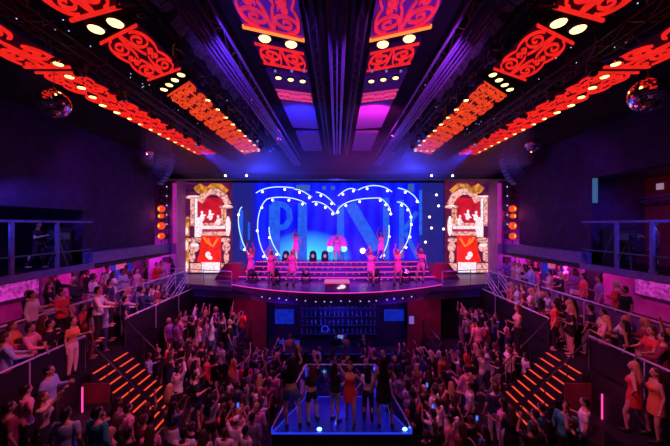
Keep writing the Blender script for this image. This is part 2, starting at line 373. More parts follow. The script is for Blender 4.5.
slab(296, 310, 185, 191, m_); slab(322, 326, 186, 190, m_); slab(331, 335, 186, 190, m_); slab(408, 414, 184, 192, m_)
obj('graphic', m_, emat('dim_blue', (.05, .12, .5), .8), vw)

def bez(p, n=14):
    out = []
    for i in range(n+1):
        u = i/n; a = [(1-u)**3, 3*u*(1-u)**2, 3*u*u*(1-u), u**3]
        out.append((sum(a[k]*p[k][0] for k in range(4)), sum(a[k]*p[k][1] for k in range(4))))
    return out
def heart(label, half, nbul, Y):
    t = thing('heart_light', label, 'neon heart', (0, Y, 8))
    for seg in half:
        pts = []
        for b in seg: pts += bez(b)[(1 if pts else 0):]
        W = [(at(x, y, Y).x, 0, at(x, y, Y).z-8) for x, y in pts]
        mb = MB(); mb.tube(W, .032, 5); obj('neon_tube', mb, M['heart'], t, True)
        L = len(W); k = max(2, int(nbul*L/29))
        for i in range(k):
            p = W[int((i+.5)*L/k)]
            mb = MB(); mb.ell((p[0], -.1, p[2]-.16), (.075,)*3, 7, 5); obj('bulb', mb, M['bulb'], t, True)
    return t
heart('large outer heart outline of white neon with bulbs around the stage backdrop', [
   [[(254, 262), (236, 240), (236, 210), (242, 207)]],
   [[(256, 193), (266, 186), (280, 186), (294, 188)]], [[(294, 189), (304, 190), (308, 195), (312, 197)]],
   [[(316, 192), (324, 193), (330, 199), (335, 205)]],
   [[(338, 196), (346, 188), (352, 187), (356, 190)]], [[(358, 190), (372, 182), (386, 186), (392, 192)]],
   [[(398, 188), (410, 190), (416, 197), (419, 203)]]], 4, 18.9)
t = bpy.data.objects['heart_light']
for px, py in ((436, 195), (438, 206), (429, 217), (431, 228), (443, 229), (425, 242)):
    q = at(px, py, 18.9); mb = MB(); mb.ell((q.x, -.1, q.z-8), (.075,)*3, 7, 5); obj('bulb', mb, M['bulb'], t, True)
heart('inner heart outline of white neon with bulbs above the stage steps', [
   [[(270, 262), (254, 245), (254, 210), (267, 199)]], [[(267, 199), (280, 195), (300, 198), (306, 204)]],
   [[(312, 202), (322, 200), (330, 208), (335, 214)]], [[(336, 214), (339, 203), (352, 198), (380, 198)], [(380, 198), (388, 203), (390, 208), (391, 214)]],
   [[(397, 202), (408, 202), (412, 214), (411, 222)], [(411, 222), (411, 238), (405, 248), (396, 258)]]], 7, 18.7)
heart('small broken neon arc with bulbs low inside the heart outlines', [
   [[(269, 227), (269, 240), (276, 250), (280, 256)]], [[(389, 225), (390, 240), (386, 250), (380, 258)]]], 3, 18.5)

SM = dict(bg=emat('video_plum', (.16, .01, .07), .9, .6, 2), cream=emat('video_cream', (1, .44, .40), 1.35, .75, 8), white=emat('video_white', (1, .74, .80), 1.5, .5, 9),
   red=emat('video_red', (.75, .01, .03), 1, .4, 2), curtain=emat('video_curtain', (1, .02, .006), 1.1, .3, 3), gold=emat('video_gold', (1, .33, .05), 1, .7, 4), dark=emat('video_dark', (.08, .01, .09), .8, .6, 4), orange=emat('video_orange', (1, .2, .02), 1.1))
for s in (-1, 1):
    X0 = -9.98 if s < 0 else 6.95
    t = thing('side_screen', 'tall video screen on the %s showing a cream baroque theatre box with red curtain' % SIDE[s], 'video screen', (0, 19.3, 8))
    m_ = MB(); a = P2(183, 183); b = P2(232, 272)
    if s < 0: m_.b6(-9.98, -6.82, .0, .12, 4.95-8, 10.75-8)
    else: m_.b6(7.0, 10.15, .0, .12, 4.95-8, 10.85-8)
    obj('screen', m_, SM['bg'], t)
    mir = (lambda x: x) if s < 0 else (lambda x: 678-x)
    layers = {}
    def L_(k): return layers.setdefault(k, MB())
    dy = {'red': -.01, 'dark': -.02, 'curtain': -.03, 'cream': -.04, 'gold': -.06, 'white': -.08, 'orange': -.07}
    def S(k, x0, x1, y0, y1): slab(*sorted((mir(x0), mir(x1))), y0, y1, L_(k), dy[k])
    def T(k, pts, wd): stroke(L_(k), [(mir(x), y) for x, y in pts], wd, dy[k])
    def E(k, x, y, rx, ry):
        q = P2(mir(x), y); L_(k).ell((q[0], dy[k], q[1]), (rx*.065, .02, ry*.065), 10, 8)
    S('red', 199, 223, 198, 226); S('dark', 186, 200, 184, 192)
    T('cream', [(201, 202), (205, 195), (211, 191.5), (218, 192), (225, 197), (229, 205)], .42)
    T('gold', [(196, 190), (201, 186), (207, 190), (213, 186), (221, 186), (228, 192)], .3)
    E('gold', 203, 190, 7, 4); E('cream', 195, 197.5, 9, 1.6); E('white', 195, 196.5, 7, .8); E('cream', 227, 207, 7, 1.6); E('white', 228, 206, 5, .8)
    S('cream', 191.5, 195, 199, 226); S('white', 196, 198.5, 199, 222); S('cream', 222, 227, 209, 224); S('gold', 224, 225.4, 209, 224)
    S('gold', 184, 190.5, 217, 236); E('cream', 187, 222, 3, 5); E('white', 187, 231, 2.5, 4)
    for cx, cy in ((203, 216), (211, 215), (219, 220)):
        E('white', cx, cy-3.5, 1.3, 1.6); E('white', cx+.4, cy+1.5, 2.2, 3.8); T('white', [(cx, cy), (cx-3, cy+3)], .08); T('white', [(cx+1, cy), (cx+4, cy-1)], .08)
    S('cream', 197, 230, 223, 226); S('white', 203, 226, 226, 229); S('red', 204, 225, 229.5, 231); S('cream', 198, 230, 231.5, 235.5)
    S('white', 196, 202, 222, 237); E('white', 229, 226, 2.5, 10); E('white', 200, 226, 4, 9)
    S('curtain', 202, 222, 236, 263); T('orange', [(205, 237), (208, 242), (214, 246), (219, 238)], .14); T('orange', [(209, 238), (212, 246)], .08)
    T('curtain', [(200, 262), (204, 250), (204, 240)], .35)
    E('cream', 196, 240, 7, 2.5); E('cream', 195, 247, 5.5, 5); E('white', 196, 245, 4, 1.6); E('cream', 193, 256, 3.2, 6); E('cream', 226, 240, 5, 2.5); E('cream', 227, 247, 4, 5); E('cream', 227, 257, 2.6, 6)
    E('dark', 209, 256, 5, 5); E('white', 209, 254.5, 2.6, 3.2); E('white', 211, 257.5, 2.6, 2)
    S('gold', 184, 190, 238, 272); E('white', 187, 245, 2.4, 5); E('white', 187, 266, 2.6, 5); S('cream', 191, 202, 263, 272); S('white', 203, 221, 262, 272)
    E('red', 216, 268, 3, 1.5); S('cream', 222, 230, 263, 270); E('dark', 196, 267, 2, 3); T('dark', [(204, 265), (219, 269)], .1)
    for k, mb in layers.items(): obj('picture_'+k, mb, SM[k], t)

# ------------------------------------------------------------------ ceiling bands with scrollwork
def spiral(cx, cy, r, turns, a0, d=1, r1=.08, n=None):
    n = n or int(turns*18); out = []
    for i in range(n+1):
        u = i/n; a = a0+d*turns*2*PI*u; rr = r*(1-u)+r*r1*u; out.append((cx+rr*math.cos(a), cy+rr*math.sin(a)))
    return out
def clip_pts(pts, x0, x1, y0, y1):
    runs = [[]]
    for p in pts:
        if x0 <= p[0] <= x1 and y0 <= p[1] <= y1: runs[-1].append(p)
        elif runs[-1]: runs.append([])
    return [r for r in runs if len(r) > 1]
def scrolls(x0, x1, y0, y1, wd, unit, z, seed, border=True, cols=1):
    """a grille of pairs of volutes joined by S stems, filling the rectangle"""
    mb = MB(); W = (x1-x0)/cols; wd = wd*.72; n = max(1, round((y1-y0)/unit)); u = (y1-y0)/n
    def put(pts, ww):
        for run in clip_pts(pts, x0, x1, y0, y1):
            k = len(run); mb.ribbon(run, [ww*(.45+.85*math.sin(PI*min(1, (i+k*.15)/(k*1.15)))) for i in range(k)], z-.05, z)
    for c in range(cols):
        xm = x0+W*(c+.5)
        for i in range(n):
            cy = y0+(i+.5)*u; r = min(W*.25, u*.34); f = (1 if i % 2 else -1)*(1 if c % 2 else -1)
            for s in (-1, 1):
                cx = xm+s*W*.24; d = s*f; cc = cy-f*u*.08
                put(spiral(cx, cc, r, 1.8, -PI/2*f, d, .10, 32), wd)                       # main volute
                put(bez([(cx, cc-f*r), (cx+s*W*.16, cc-f*r*1.05), (cx+s*W*.34, cc+f*u*.1), (cx+s*W*.16, cy+f*u*.5)], 12), wd)   # outer stem sweeping round
                put(spiral(cx+s*W*.02, cy+f*u*.37, r*.36, 1.3, PI*.9 if s > 0 else PI*.1, -s*f, .15), wd*.75)   # small curl
                put(bez([(xm, cc-f*u*.42), (xm+s*W*.06, cc-f*u*.2), (xm+s*W*.02, cy+f*u*.2), (xm+s*W*.12, cy+f*u*.46)], 8), wd*1.15)   # forked leaf on the axis
    if border:
        for q in ([(x0, y0), (x1, y0)], [(x0, y1), (x1, y1)]): mb.ribbon(q, wd*1.4, z-.05, z)
    return mb
def cpanel(label, x0, x1, y0, y1, base, scr=None, smat=None, wd=.06, unit=.8, seed=1, z=ZC, th=.1, strip=None, sk=0, cols=1, band=None):
    x0, x1 = sorted((x0, x1)); o0 = Vector(((x0+x1)/2, (y0+y1)/2, z))
    t = thing('ceiling_panel', label, 'ceiling panel', o0)
    sg = 1 if o0.x > 0 else -1
    def skew(mb): mb.v = [(x, y-sk*sg*x, zz) for x, y, zz in mb.v]; return mb
    mb = MB(); mb.b6(x0-o0.x, x1-o0.x, y0-o0.y, y1-o0.y, 0, th); obj('backing', skew(mb), base, t)
    if smat:
        sy0, sy1 = band or (y0+.03, y1-.03)
        mb = scrolls(x0+.03-o0.x, x1-.03-o0.x, sy0-o0.y, sy1-o0.y, wd, unit, -.005, seed, True, cols)
        obj('scrollwork', skew(mb), smat, t)
    if strip: mb = MB(); mb.b6(x0-o0.x, x1-o0.x, strip[0]-o0.y, strip[0]+strip[1]-o0.y, -.09, -.03); obj('light_strip', skew(mb), strip[2], t)
    return t
lampproto = None
def lamp(x, y, label, group, z=ZC, sc_=1):
    global lampproto
    if lampproto is None:
        t = thing('ceiling_lamp', label, 'ceiling lamp', (x, y, z), 0, group)
        mb = MB(); mb.cone((0, 0, .0), (0, 0, -.07), .19, .17, 20); h = obj('housing', mb, M['dalu'], t, True)
        mb = MB(); mb.cone((0, 0, -.065), (0, 0, -.095), .15, .13, 20); l = obj('lens', mb, M['lamp'], t)
        lampproto = t; KIDS[t.name] = [h, l]; KIDS[h.name] = []; KIDS[l.name] = []; t.scale = (sc_*.82,)*3
    else: dup(lampproto, (x, y, z), 0, label, group, sc_*.82)
for s in (-1, 1):
    n = SIDE[s]; inn = lambda a, b: (s*a, s*b)
    cpanel('large violet %s centre ceiling panel with bold pink volutes above the camera end' % n, s*.66, s*1.78, 4.2, 5.85, M['panel'], 1, M['redp'], .052, .9, 3, sk=.38, strip=(5.8, .05, M['gold']))
    cpanel('%s centre ceiling panel with red volutes on black, beyond the first lamps' % n, s*.70, s*1.74, 6.35, 7.15, M['backv'], 1, M['red'], .034, .74, 4, sk=.38)
    cpanel('%s centre ceiling panel with thin pink scroll frieze and small lamps' % n, s*.72, s*1.74, 7.5, 9.1, M['panel'], 1, M['pink'], .017, .5, 5, cols=3, band=(8.45, 8.98), sk=.3)
    cpanel('plain glossy %s centre ceiling panel after the scroll frieze' % n, s*.74, s*1.72, 9.25, 11.7, M['panel2'], sk=.2)
    cpanel('plain glossy %s centre ceiling panel nearest the stage' % n, s*.76, s*1.70, 12.3, 15.3, M['panel2'])
    for x in (1.45, .95): lamp(s*x, 6.08+.38*(1.2-x), 'large warm ceiling lamp in the first lamp row of the %s centre panels' % n, 'first row lamps %s centre' % n, sc_=1.0)
    for x in (1.5, 1.2, .9): lamp(s*x, 7.72+.3*(1.2-x), 'small warm ceiling lamp in the second lamp row of the %s centre panels' % n, 'second row lamps %s centre' % n, sc_=.62)
    # inner side band
    cpanel('%s inner ceiling band section with bold red volutes at the frame top' % n, s*3.7, s*4.95, 3.6, 5.35, M['backv'], 1, M['red'], .055, .9, 6, sk=-.3)
    cpanel('%s inner ceiling band section with red lattice and volutes between lamp rows' % n, s*3.75, s*4.95, 5.88, 7.5, M['backv'], 1, M['red'], .038, .68, 7, sk=-.5)
    cpanel('%s inner ceiling band section of dense orange red scrollwork running to the stage' % n, s*3.85, s*4.98, 8.25, 15.4, M['backv'], 1, M['redo'], .027, .55, 8, cols=2, sk=-.8)
    for x in (4.1, 4.6): lamp(s*x, 5.6-.35*(4.35-x), 'large warm ceiling lamp in the first row across the %s inner band' % n, 'first row lamps %s inner band' % n, sc_=1.1)
    for x in (3.9, 4.2, 4.5, 4.8): lamp(s*x, 7.86-.9*(4.35-x), 'warm ceiling lamp in the second row across the %s inner band' % n, 'second row lamps %s inner band' % n, sc_=.75)
    for k in range(9): lamp(s*3.9, 9.0+k*.72, 'warm lamp lining the inner edge of the dense %s inner band' % n, 'edge lamps %s inner band' % n, sc_=.6)
    for k in range(4): lamp(s*(4.0+k*.28), 15.15, 'warm lamp closing the stage end of the %s inner band' % n, 'end lamps %s inner band' % n, sc_=.6)
    # outer side band
    cpanel('%s outer ceiling band section with bold red volutes beside the frame edge' % n, s*6.35, s*7.5, 4.2, 7.15, M['backv'], 1, M['red'], .062, .98, 9)
    cpanel('%s outer ceiling band section of long red lattice running to the stage' % n, s*6.35, s*7.5, 7.35, 16.6, M['backv'], 1, M['red'], .040, .62, 10)
    for k in range(16):
        u = min(1, k/4); lamp(s*(6.5+.85*u**.8), 6.95+k*.6, 'warm lamp in the lamp line along the %s outer ceiling band' % n, 'lamp line %s outer band' % n, sc_=.8 if k < 6 else .65)

# ------------------------------------------------------------------ haze under the header
hz = bpy.data.materials.new('stage_haze'); hz.use_nodes = True; hz.node_tree.nodes.remove(hz.node_tree.nodes['Principled BSDF'])
vsn = hz.node_tree.nodes.new('ShaderNodeVolumeScatter'); vsn.inputs['Color'].default_value = (.9, .9, 1, 1); vsn.inputs['Density'].default_value = .11
hz.node_tree.links.new(vsn.outputs[0], hz.node_tree.nodes['Material Output'].inputs['Volume'])
mb = MB(); mb.b6(-7.6, 7.6, 11.4, 15.8, 10.35, 11.75); tag(obj('stage_haze', mb, hz), 'thin blue lit haze below the header over the stage front', 'haze', kind='stuff')
# ------------------------------------------------------------------ trusses and rigging
def truss(label, p0, p1, w, h, m=M['alu'], extra=0, seg=.35):
    p0, p1 = Vector(p0), Vector(p1); t = thing('lighting_truss', label, 'truss', p0); L = (p1-p0).length; d = (p1-p0).normalized()
    a = Vector((d.y, -d.x, 0)).normalized(); up = Vector((0, 0, 1))
    cs = [a*w/2*i+up*h/2*j for i in (-1, 1) for j in (-1, 1)]
    for c in cs:
        mb = MB(); mb.cone(c, c+d*L, .028, .028, 6); obj('chord', mb, m, t, True)
    for k in range(extra):
        c = a*w*(k/(extra-1)-.5)*.8-up*h*.62; mb = MB(); mb.cone(c, c+d*L, .02, .02, 6); obj('cable_rail', mb, m, t, True)
    mb = MB(); n = int(L/seg)
    for i in range(n):
        q0, q1 = d*(i*L/n), d*((i+1)*L/n)
        for u, v in ((0, 1), (2, 3), (0, 2), (1, 3)):
            A, B = (cs[u], cs[v]) if i % 2 else (cs[v], cs[u]); mb.cone(q0+A, q1+B, .008, .008, 4, False)
    obj('lacing', mb, M['dalu'], t)
    if p0.z > 11:
        for i in range(5):
            q = p0+d*L*(i+.5)/5; mb = MB(); mb.cone(q-p0+up*(h/2), (q.x-p0.x, q.y-p0.y, 11.92-p0.z), .012, .012, 5); obj('hanger', mb, M['dalu'], t)
    return t
truss('long violet lit truss left of the centre ceiling panels', (-2.1, 3.6, 11.2), (-2.0, 15.0, 11.2), .3, .3, extra=4)
truss('long violet lit truss right of the centre ceiling panels', (2.18, 3.6, 11.2), (2.05, 15.0, 11.2), .3, .3, extra=4)
truss('blue lit truss on the ceiling centre line', (0, 3.6, 11.35), (0, 13.4, 11.35), .26, .26, extra=3)
for s in (-1, 1):
    truss('thin dark truss beside the centre line on its %s side' % SIDE[s], (s*.42, 3.6, 11.55), (s*.42, 15, 11.55), .14, .2, M['dalu'])
    truss('dark truss between the %s inner and outer ceiling bands' % SIDE[s], (s*5.25, 3.2, 11.5), (s*5.45, 15.85, 11.5), .24, .24, M['dalu'])
    truss('dark truss beside the %s inner ceiling band toward the centre' % SIDE[s], (s*2.95, 3.4, 11.5), (s*3.1, 15.85, 11.5), .2, .2, M['dalu'])
    mb = MB(); nseg = 40
    for i in range(nseg):
        y0, y1 = 3.6+i*.11, 3.6+(i+1)*.11; f = lambda y: .05*math.sin(y*9)+.03*math.sin(y*23)
        mb.add([(s*2.42, y0, 11.6+f(y0)), (s*(2.75), y0, 11.35+f(y0+1)), (s*2.75, y1, 11.35+f(y1+1)), (s*2.42, y1, 11.6+f(y1)),
                (s*2.42, y0, 11.62+f(y0)), (s*(2.75), y0, 11.37+f(y0+1)), (s*2.75, y1, 11.37+f(y1+1)), (s*2.42, y1, 11.62+f(y1))],
               [(0, 1, 2, 3), (7, 6, 5, 4), (0, 4, 5, 1), (3, 2, 6, 7), (1, 5, 6, 2), (0, 3, 7, 4)])
    tag(obj('cable_drape', mb, M['cloth']), 'crumpled grey cable drape hanging beside the %s violet truss' % SIDE[s], 'drape')
# cross pipes
for i, y in enumerate((4.9, 6.6, 8.2, 9.9, 11.6, 13.4)):
    for s in (-1, 1):
        mb = MB(); mb.cone((s*2.3, y, 11.66), (s*3.7, y+.1, 11.66), .03, .03, 6); mb.cone((s*5.1, y, 11.68), (s*6.3, y, 11.68), .03, .03, 6)
        for q in (2.35, 3.65, 5.15, 6.25): mb.cone((s*q, y+.05, 11.64), (s*q, y+.05, 11.9), .02, .02, 5)
        tag(obj('rigging_pipe', mb, M['dalu']), 'dark cross pipe under the black ceiling on the %s' % SIDE[s], 'rigging pipe', 'rigging pipes %s' % SIDE[s])
# hanging cables
for s in (-1, 1):
    for i in range(34):
        x = s*R.choice([R.uniform(2.6, 3.4), R.uniform(5.3, 6.0)]); y = R.uniform(4.9, 12); dx, dy = R.uniform(-.22, .22), R.uniform(-.7, .9)
        mb = MB(); mb.tube([(x+dx*u, y+dy*u+.15*math.sin(u*7+i), 11.915-.4*math.sin(PI*u)) for u in [k/12 for k in range(13)]], .01, 4)
        tag(obj('rigging_cable', mb, M['alu']), 'thin cable looping below the black ceiling on the %s' % SIDE[s], 'cable', 'rigging cables %s' % SIDE[s])
# moving head lights
def moving_head(label, loc, rot, lens, group=None, hang=True, scale=1):
    t = thing('moving_head_light', label, 'stage light', loc, 0, group); t.rotation_euler = rot; t.scale = (scale,)*3
    k = 1 if hang else -1; out = []
    mb = MB(); mb.b6(-.13, .13, -.1, .1, -.06*k, .04*k); out.append(obj('base', mb, M['dalu'], t))
    mb = MB(); mb.b6(-.15, -.11, -.05, .05, -.32*k, -.06*k); mb.b6(.11, .15, -.05, .05, -.32*k, -.06*k); mb.b6(-.15, .15, -.05, .05, -.09*k, -.05*k); out.append(obj('yoke', mb, M['dalu'], t))
    mb = MB(); c = Vector((0, 0, -.30*k)); mb.ell(c, (.11, .13, .13), 12, 8); mb.cone(c+Vector((0, -.05, -.03*k)), c+Vector((0, -.2, -.1*k)), .10, .11, 12); out.append(obj('head', mb, M['dalu'], t, True))
    mb = MB(); mb.cone(c+Vector((0, -.2, -.1*k)), c+Vector((0, -.21, -.105*k)), .085, .085, 12); out.append(obj('lens', mb, lens, t))
    KIDS[t.name] = out
    for o in out: KIDS[o.name] = []
    return t
dimw = emat('dim_white_lens', (.3, .3, 1), .5); off = mat('dark_lens', (.03, .03, .05), .1)
for s in (-1, 1):
    for lab, lens, spots_ in (('dark', off, [(2.98, 5.6), (3.0, 7.7), (3.02, 9.3), (5.3, 6.2), (5.33, 8.6), (5.36, 10.6), (3.05, 12.0), (2.99, 6.6), (5.31, 7.4), (5.35, 9.6), (3.03, 10.2), (3.0, 8.5)]), ('pale glowing', dimw, [(5.38, 11.6), (3.04, 11.1)])):
        pr = None
        for x, y in spots_:
            lb = '%s moving head light hung between the %s ceiling bands' % (lab, SIDE[s]); g = '%s ceiling moving heads %s' % (lab, SIDE[s])
            if pr is None: pr = moving_head(lb, (s*x, y, 11.345), (0, 0, R.uniform(-1, 1)), lens, g, scale=.62)
            else: dup(pr, (s*x, y, 11.345), R.uniform(-1, 1), lb, g, .62)
    # tiny marker lamps
    for k in range(34):
        x = s*R.choice([R.uniform(2.4, 3.6), R.uniform(5.1, 6.2)]); y = R.uniform(5, 13)
        mb = MB(); mb.ell((0, 0, 0), (.011, .011, .011), 6, 4)
        o = obj('marker_led', mb, M['ledw'], loc=(x, y, 11.91))
        tag(o, 'tiny white status light in the dark rigging on the %s' % SIDE[s], 'indicator light', 'status lights %s' % SIDE[s])
for (px, py, c, nm) in ((192, 24, 'green', 'left'), (485, 17, 'green', 'right')):
    p = at(px, py, 5.4); mb = MB(); mb.ell((0, 0, 0), (.035, .035, .035), 8, 6)
    tag(obj('signal_lamp', mb, M[c], loc=p), 'round green signal lamp in the dark %s rigging' % nm, 'signal lamp')
    mb = MB(); mb.cone(p+Vector((0, 0, .03)), (p.x, p.y, 11.92), .012, .012, 5); tag(obj('lamp_stem', mb, M['dalu']), 'thin stem above the green signal lamp on the %s' % nm, 'hanger rod')
for x in (-1.5, -1.1, -.8, .85, 1.2, 1.55):
    moving_head('small floodlight clamped at the gap before the scroll friezes', (x, 7.32, 11.9), (0, 0, 0), dimw, 'small floodlights at the gap', scale=.4)
for (x, m, nm) in ((-2.9, dimw, 'left'), (-2.1, dimw, 'left'), (.8, dimw, 'right'), (2.2, dimw, 'right')):
    pass
for px, py in ((226, 176), (247, 175), (431, 170), (452, 172)):
    p = at(px, py, 15.7)
    h = moving_head('bright white moving head under the header %s' % ('left of' if px < 337 else 'right of') + ' the heart set', Vector((p.x, 15.75, 10.83)), (0, 0, 0), emat('bright_lens', (.8, .8, 1), 9) if 'bright_lens' not in bpy.data.materials else bpy.data.materials['bright_lens'], 'header spot lights '+('left' if px < 337 else 'right'), scale=.6)
# disco balls
def ball(label, px, py, Y, r):
    c = at(px, py, Y); t = thing('disco_ball', label, 'mirror ball', c)
    mb = MB(); rows = 18
    for j in range(rows):
        a0, a1 = PI*j/rows, PI*(j+1)/rows; n = max(4, int(2*rows*math.sin((a0+a1)/2)))
        for i in range(n):
            b0, b1 = 2*PI*(i+.04)/n, 2*PI*(i+.96)/n; e = .06*(a1-a0)
            q = [Vector((math.sin(a)*math.cos(b), math.sin(a)*math.sin(b), math.cos(a)))*r for a, b in ((a0+e, b0), (a1-e, b0), (a1-e, b1), (a0+e, b1))]
            mb.add(q, [(0, 1, 2, 3)])
    obj('mirror_tiles', mb, M['mirror'], t)
    mb = MB(); mb.ell((0, 0, 0), (r*.985,)*3, 24, 16); obj('core', mb, M['dalu'], t, True)
    mb = MB(); mb.cone((0, 0, r*.98), (0, 0, r+.05), .05, .04, 10); obj('cap', mb, M['dalu'], t)
    mb = MB(); mb.cone((0, 0, r), (0, 0, 11.92-c.z), .008, .008, 5); obj('cable', mb, M['dalu'], t)
ball('large mirror ball hanging under the left outer red band', 54, 104, 7.3, .34)
ball('largest mirror ball hanging under the right outer red band', 648, 95, 7.1, .39)
ball('small mirror ball hanging by the left line array speaker', 147, 154, 13.0, .27)
ball('small mirror ball hanging by the right line array speaker', 533, 145, 12.6, .31)
for s in (-1, 1):
    spot((s*5.5, 4.5, 9.5), (s*7.2, 7.2, 11.05), (1, .2, .6), 160, 20); spot((s*6.5, 10, 9.8), (s*8, 12.8, 10.9), (1, .3, .9), 80, 20)
# line arrays
for s in (-1, 1):
    p = Vector((s*7.95, 13.9, 11.2)); t = thing('line_array_speaker', 'curved hanging column of loudspeakers on the %s of the stage' % SIDE[s], 'loudspeaker', p)
    mb = MB(); mb.b6(-.35, .35, -.25, .25, 0, .07); mb.cone((-.2, 0, .05), (-.2, 0, .72), .015, .015, 5); mb.cone((.2, 0, .05), (.2, 0, .72), .015, .015, 5); obj('fly_frame', mb, M['dalu'], t)
    q = Vector((0, 0, -.08)); a = .0
    for k in range(8):
        a += .075*1.3; d = Vector((s*math.sin(a), -.2*math.sin(a), -math.cos(a)))
        rot = Matrix.Rotation(-s*a, 3, 'Y'); mb = MB(); mb.box(q+d*.07, (.62, .4, .135), rot)
        c = obj('cabinet', mb, mat('blue_black_cabinet', (.10, .11, .25), .5) if k == 0 and s < 0 else bpy.data.materials['blue_black_cabinet'], t)
        mb = MB(); mb.box(q+d*.07+Vector((0, -.205, 0)), (.56, .02, .10), rot); obj('grille', mb, M['dalu'], c)
        q = q+d*.148
    spot((s*7.0, 11.0, 10.0), (s*8.1, 13.9, 10.8), (.1, .12, 1), 120, 22)

# orange effect light towers
for s in (-1, 1):
    mb = MB(); mb.b6(-.10, .10, -.04, .04, 0, 3.6); tag(obj('led_column', mb, emat('magenta_column', (.75, .03, .55), .55, .3, 3) if s < 0 else bpy.data.materials['magenta_column'], loc=(s*9.72, 17.84, 6.9)), 'upright magenta LED column between the %s light tower and the side screen' % SIDE[s], 'light column')
for s in (-1, 1):
    X = s*10.3; t = thing('light_tower', 'upright tower of orange glowing effect lights beside the %s portal' % SIDE[s], 'light tower', (X, 17.6, 6.9))
    mb = MB()
    for dx in (-.22, .22): mb.cone((dx, .25, 0), (dx, .25, 3.6), .03, .03, 6)
    for k in range(10): mb.cone((-.22, .25, .2+k*.36), (.22, .25, .2+k*.36), .015, .015, 5)
    obj('frame', mb, M['dalu'], t)
    for k, (z, r_) in enumerate(((.45, .27), (1.05, .3), (1.62, .2), (2.05, .28), (2.6, .16), (3.1, .16))):
        on = k < 4
        mb = MB(); mb.ell((0, .06, z), (r_*.95, .19, r_*.85), 12, 8); mb.b6(-r_-.06, -r_, -.05, .2, z-.15, z+.15); mb.b6(r_, r_+.06, -.05, .2, z-.15, z+.15)
        h = obj('lamp_head', mb, M['dalu'], t, False)
        mb = MB(); mb.ell((.02*s, -.10, z), (r_*.85, .13, r_*.75), 12, 8); obj('lens', mb, M['orange'] if on else off, h, True)
        if on: mb = MB(); mb.ell((.09*s, -.2, z), (.07, .05, .10), 8, 6); obj('filament', mb, M['amber'], h, True)
    for k in range(5):
        z = .9+k*.55; mb = MB(); mb.ell((-s*.3, -.1, z+.25), (.035,)*3, 6, 5); obj('pin_spot', mb, M['ledw'], t)
        mb = MB(); mb.cone((-s*.3, -.1, z+.25), (-s*.95, .1, z-.02), .008, .008, 4); obj('beam_rod', mb, M['alu'], t)  # thin metal rod standing in for the light beam of each pin spot
    point((X-s*.2, 17.1, 8.6), (1, .15, .05), 12)

# ------------------------------------------------------------------ galleries: scaffold frames, gear
for s in (-1, 1):
    n = SIDE[s]; t = thing('gallery_frame', 'blue lit steel frame around the technicians gallery on the %s' % n, 'steel frame', (s*10.05, 4, 6.46))
    mb = MB(); mb.b6(-.04, .04, 0, 8.2, 1.62, 1.70); obj('upper_beam', mb, M['beam'], t)
    for y in (1.0, 4.2, 5.5 if s > 0 else 5.2, 6.7):
        mb = MB(); mb.b6(-.035, .035, y-.06, y+.06, 0, 1.62); obj('post', mb, M['beam'], t)
    mb = MB(); mb.b6(-.03, .03, 0, 8.2, .52, .57); obj('guard_bar', mb, M['dalu'], t)
    mb = MB(); mb.cone((0, 6.7, 1.6), (s*.6, 8.0, .1), .012, .012, 5); obj('brace', mb, M['beam'], t)
    # gear racks
    for k, (x, y, h) in enumerate(((11.0, 12.0-.35, 1.5), (11.7, 8.6, 1.1), (11.3, 7.4, .9))):
        e = thing('equipment_rack', 'black equipment rack on the %s gallery, %s' % (n, ('tall, by the wall end', 'by the middle post', 'nearest the camera')[k]), 'equipment rack', (s*x, y, 6.4))
        mb = MB(); mb.b6(-.35, .35, -.3, .3, 0, h); obj('case', mb, M['black'], e)
        for q in range(int(h/.2)):
            mb = MB(); mb.b6(-.31, .31, -.32, -.3, .06+q*.2, .2+q*.2); u = obj('rack_unit', mb, M['dalu'], e)
    pt = thing('projector', 'dark projector on a tripod next to the technician on the %s gallery' % n, 'projector', (s*10.55, 11.3 if s < 0 else 10.8, 6.4))
    mb = MB(); mb.b6(-.2, .2, -.25, .25, 1.05, 1.3); obj('body', mb, M['dalu'], pt)
    mb = MB(); mb.cone((-s*.0, .25, 1.17), (0, .36, 1.17), .07, .08, 12); obj('lens', mb, off, pt)
    for a in (0, 2.1, 4.2): mb = MB(); mb.cone((0, 0, 1.05), (.35*math.cos(a), .35*math.sin(a), 0), .02, .02, 6); obj('leg', mb, M['dalu'], pt)
    spot((s*10.4, 8.2, 8.4), (s*11, 11.5, 6.8), (.1, .12, 1), 60, 110)
    if s > 0:
        mb = MB(); mb.b6(0, .05, -.09, .09, -.5, .5); o = obj('wall_light_panel', mb, emat('pale_blue_panel', (.08, .2, .5), .5), loc=(10.35, 12.08, 8.9)); tag(o, 'narrow pale blue lit panel at the edge of the right wall', 'light panel')
        o.location = (10.5, 12.1, 9.4); o.rotation_euler = (0, 0, PI/2)
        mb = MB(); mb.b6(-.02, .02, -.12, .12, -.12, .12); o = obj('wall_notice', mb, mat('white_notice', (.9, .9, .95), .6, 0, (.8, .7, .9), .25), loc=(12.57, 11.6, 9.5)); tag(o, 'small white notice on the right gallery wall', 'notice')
        truss('thin red lit truss across the right gallery wall', (12.2, 6, 9.2), (12.2, 12, 9.0), .15, .15)
        spot((10.3, 9.0, 9.6), (12.6, 10.4, 8.6), (1, .03, .05), 60, 100)

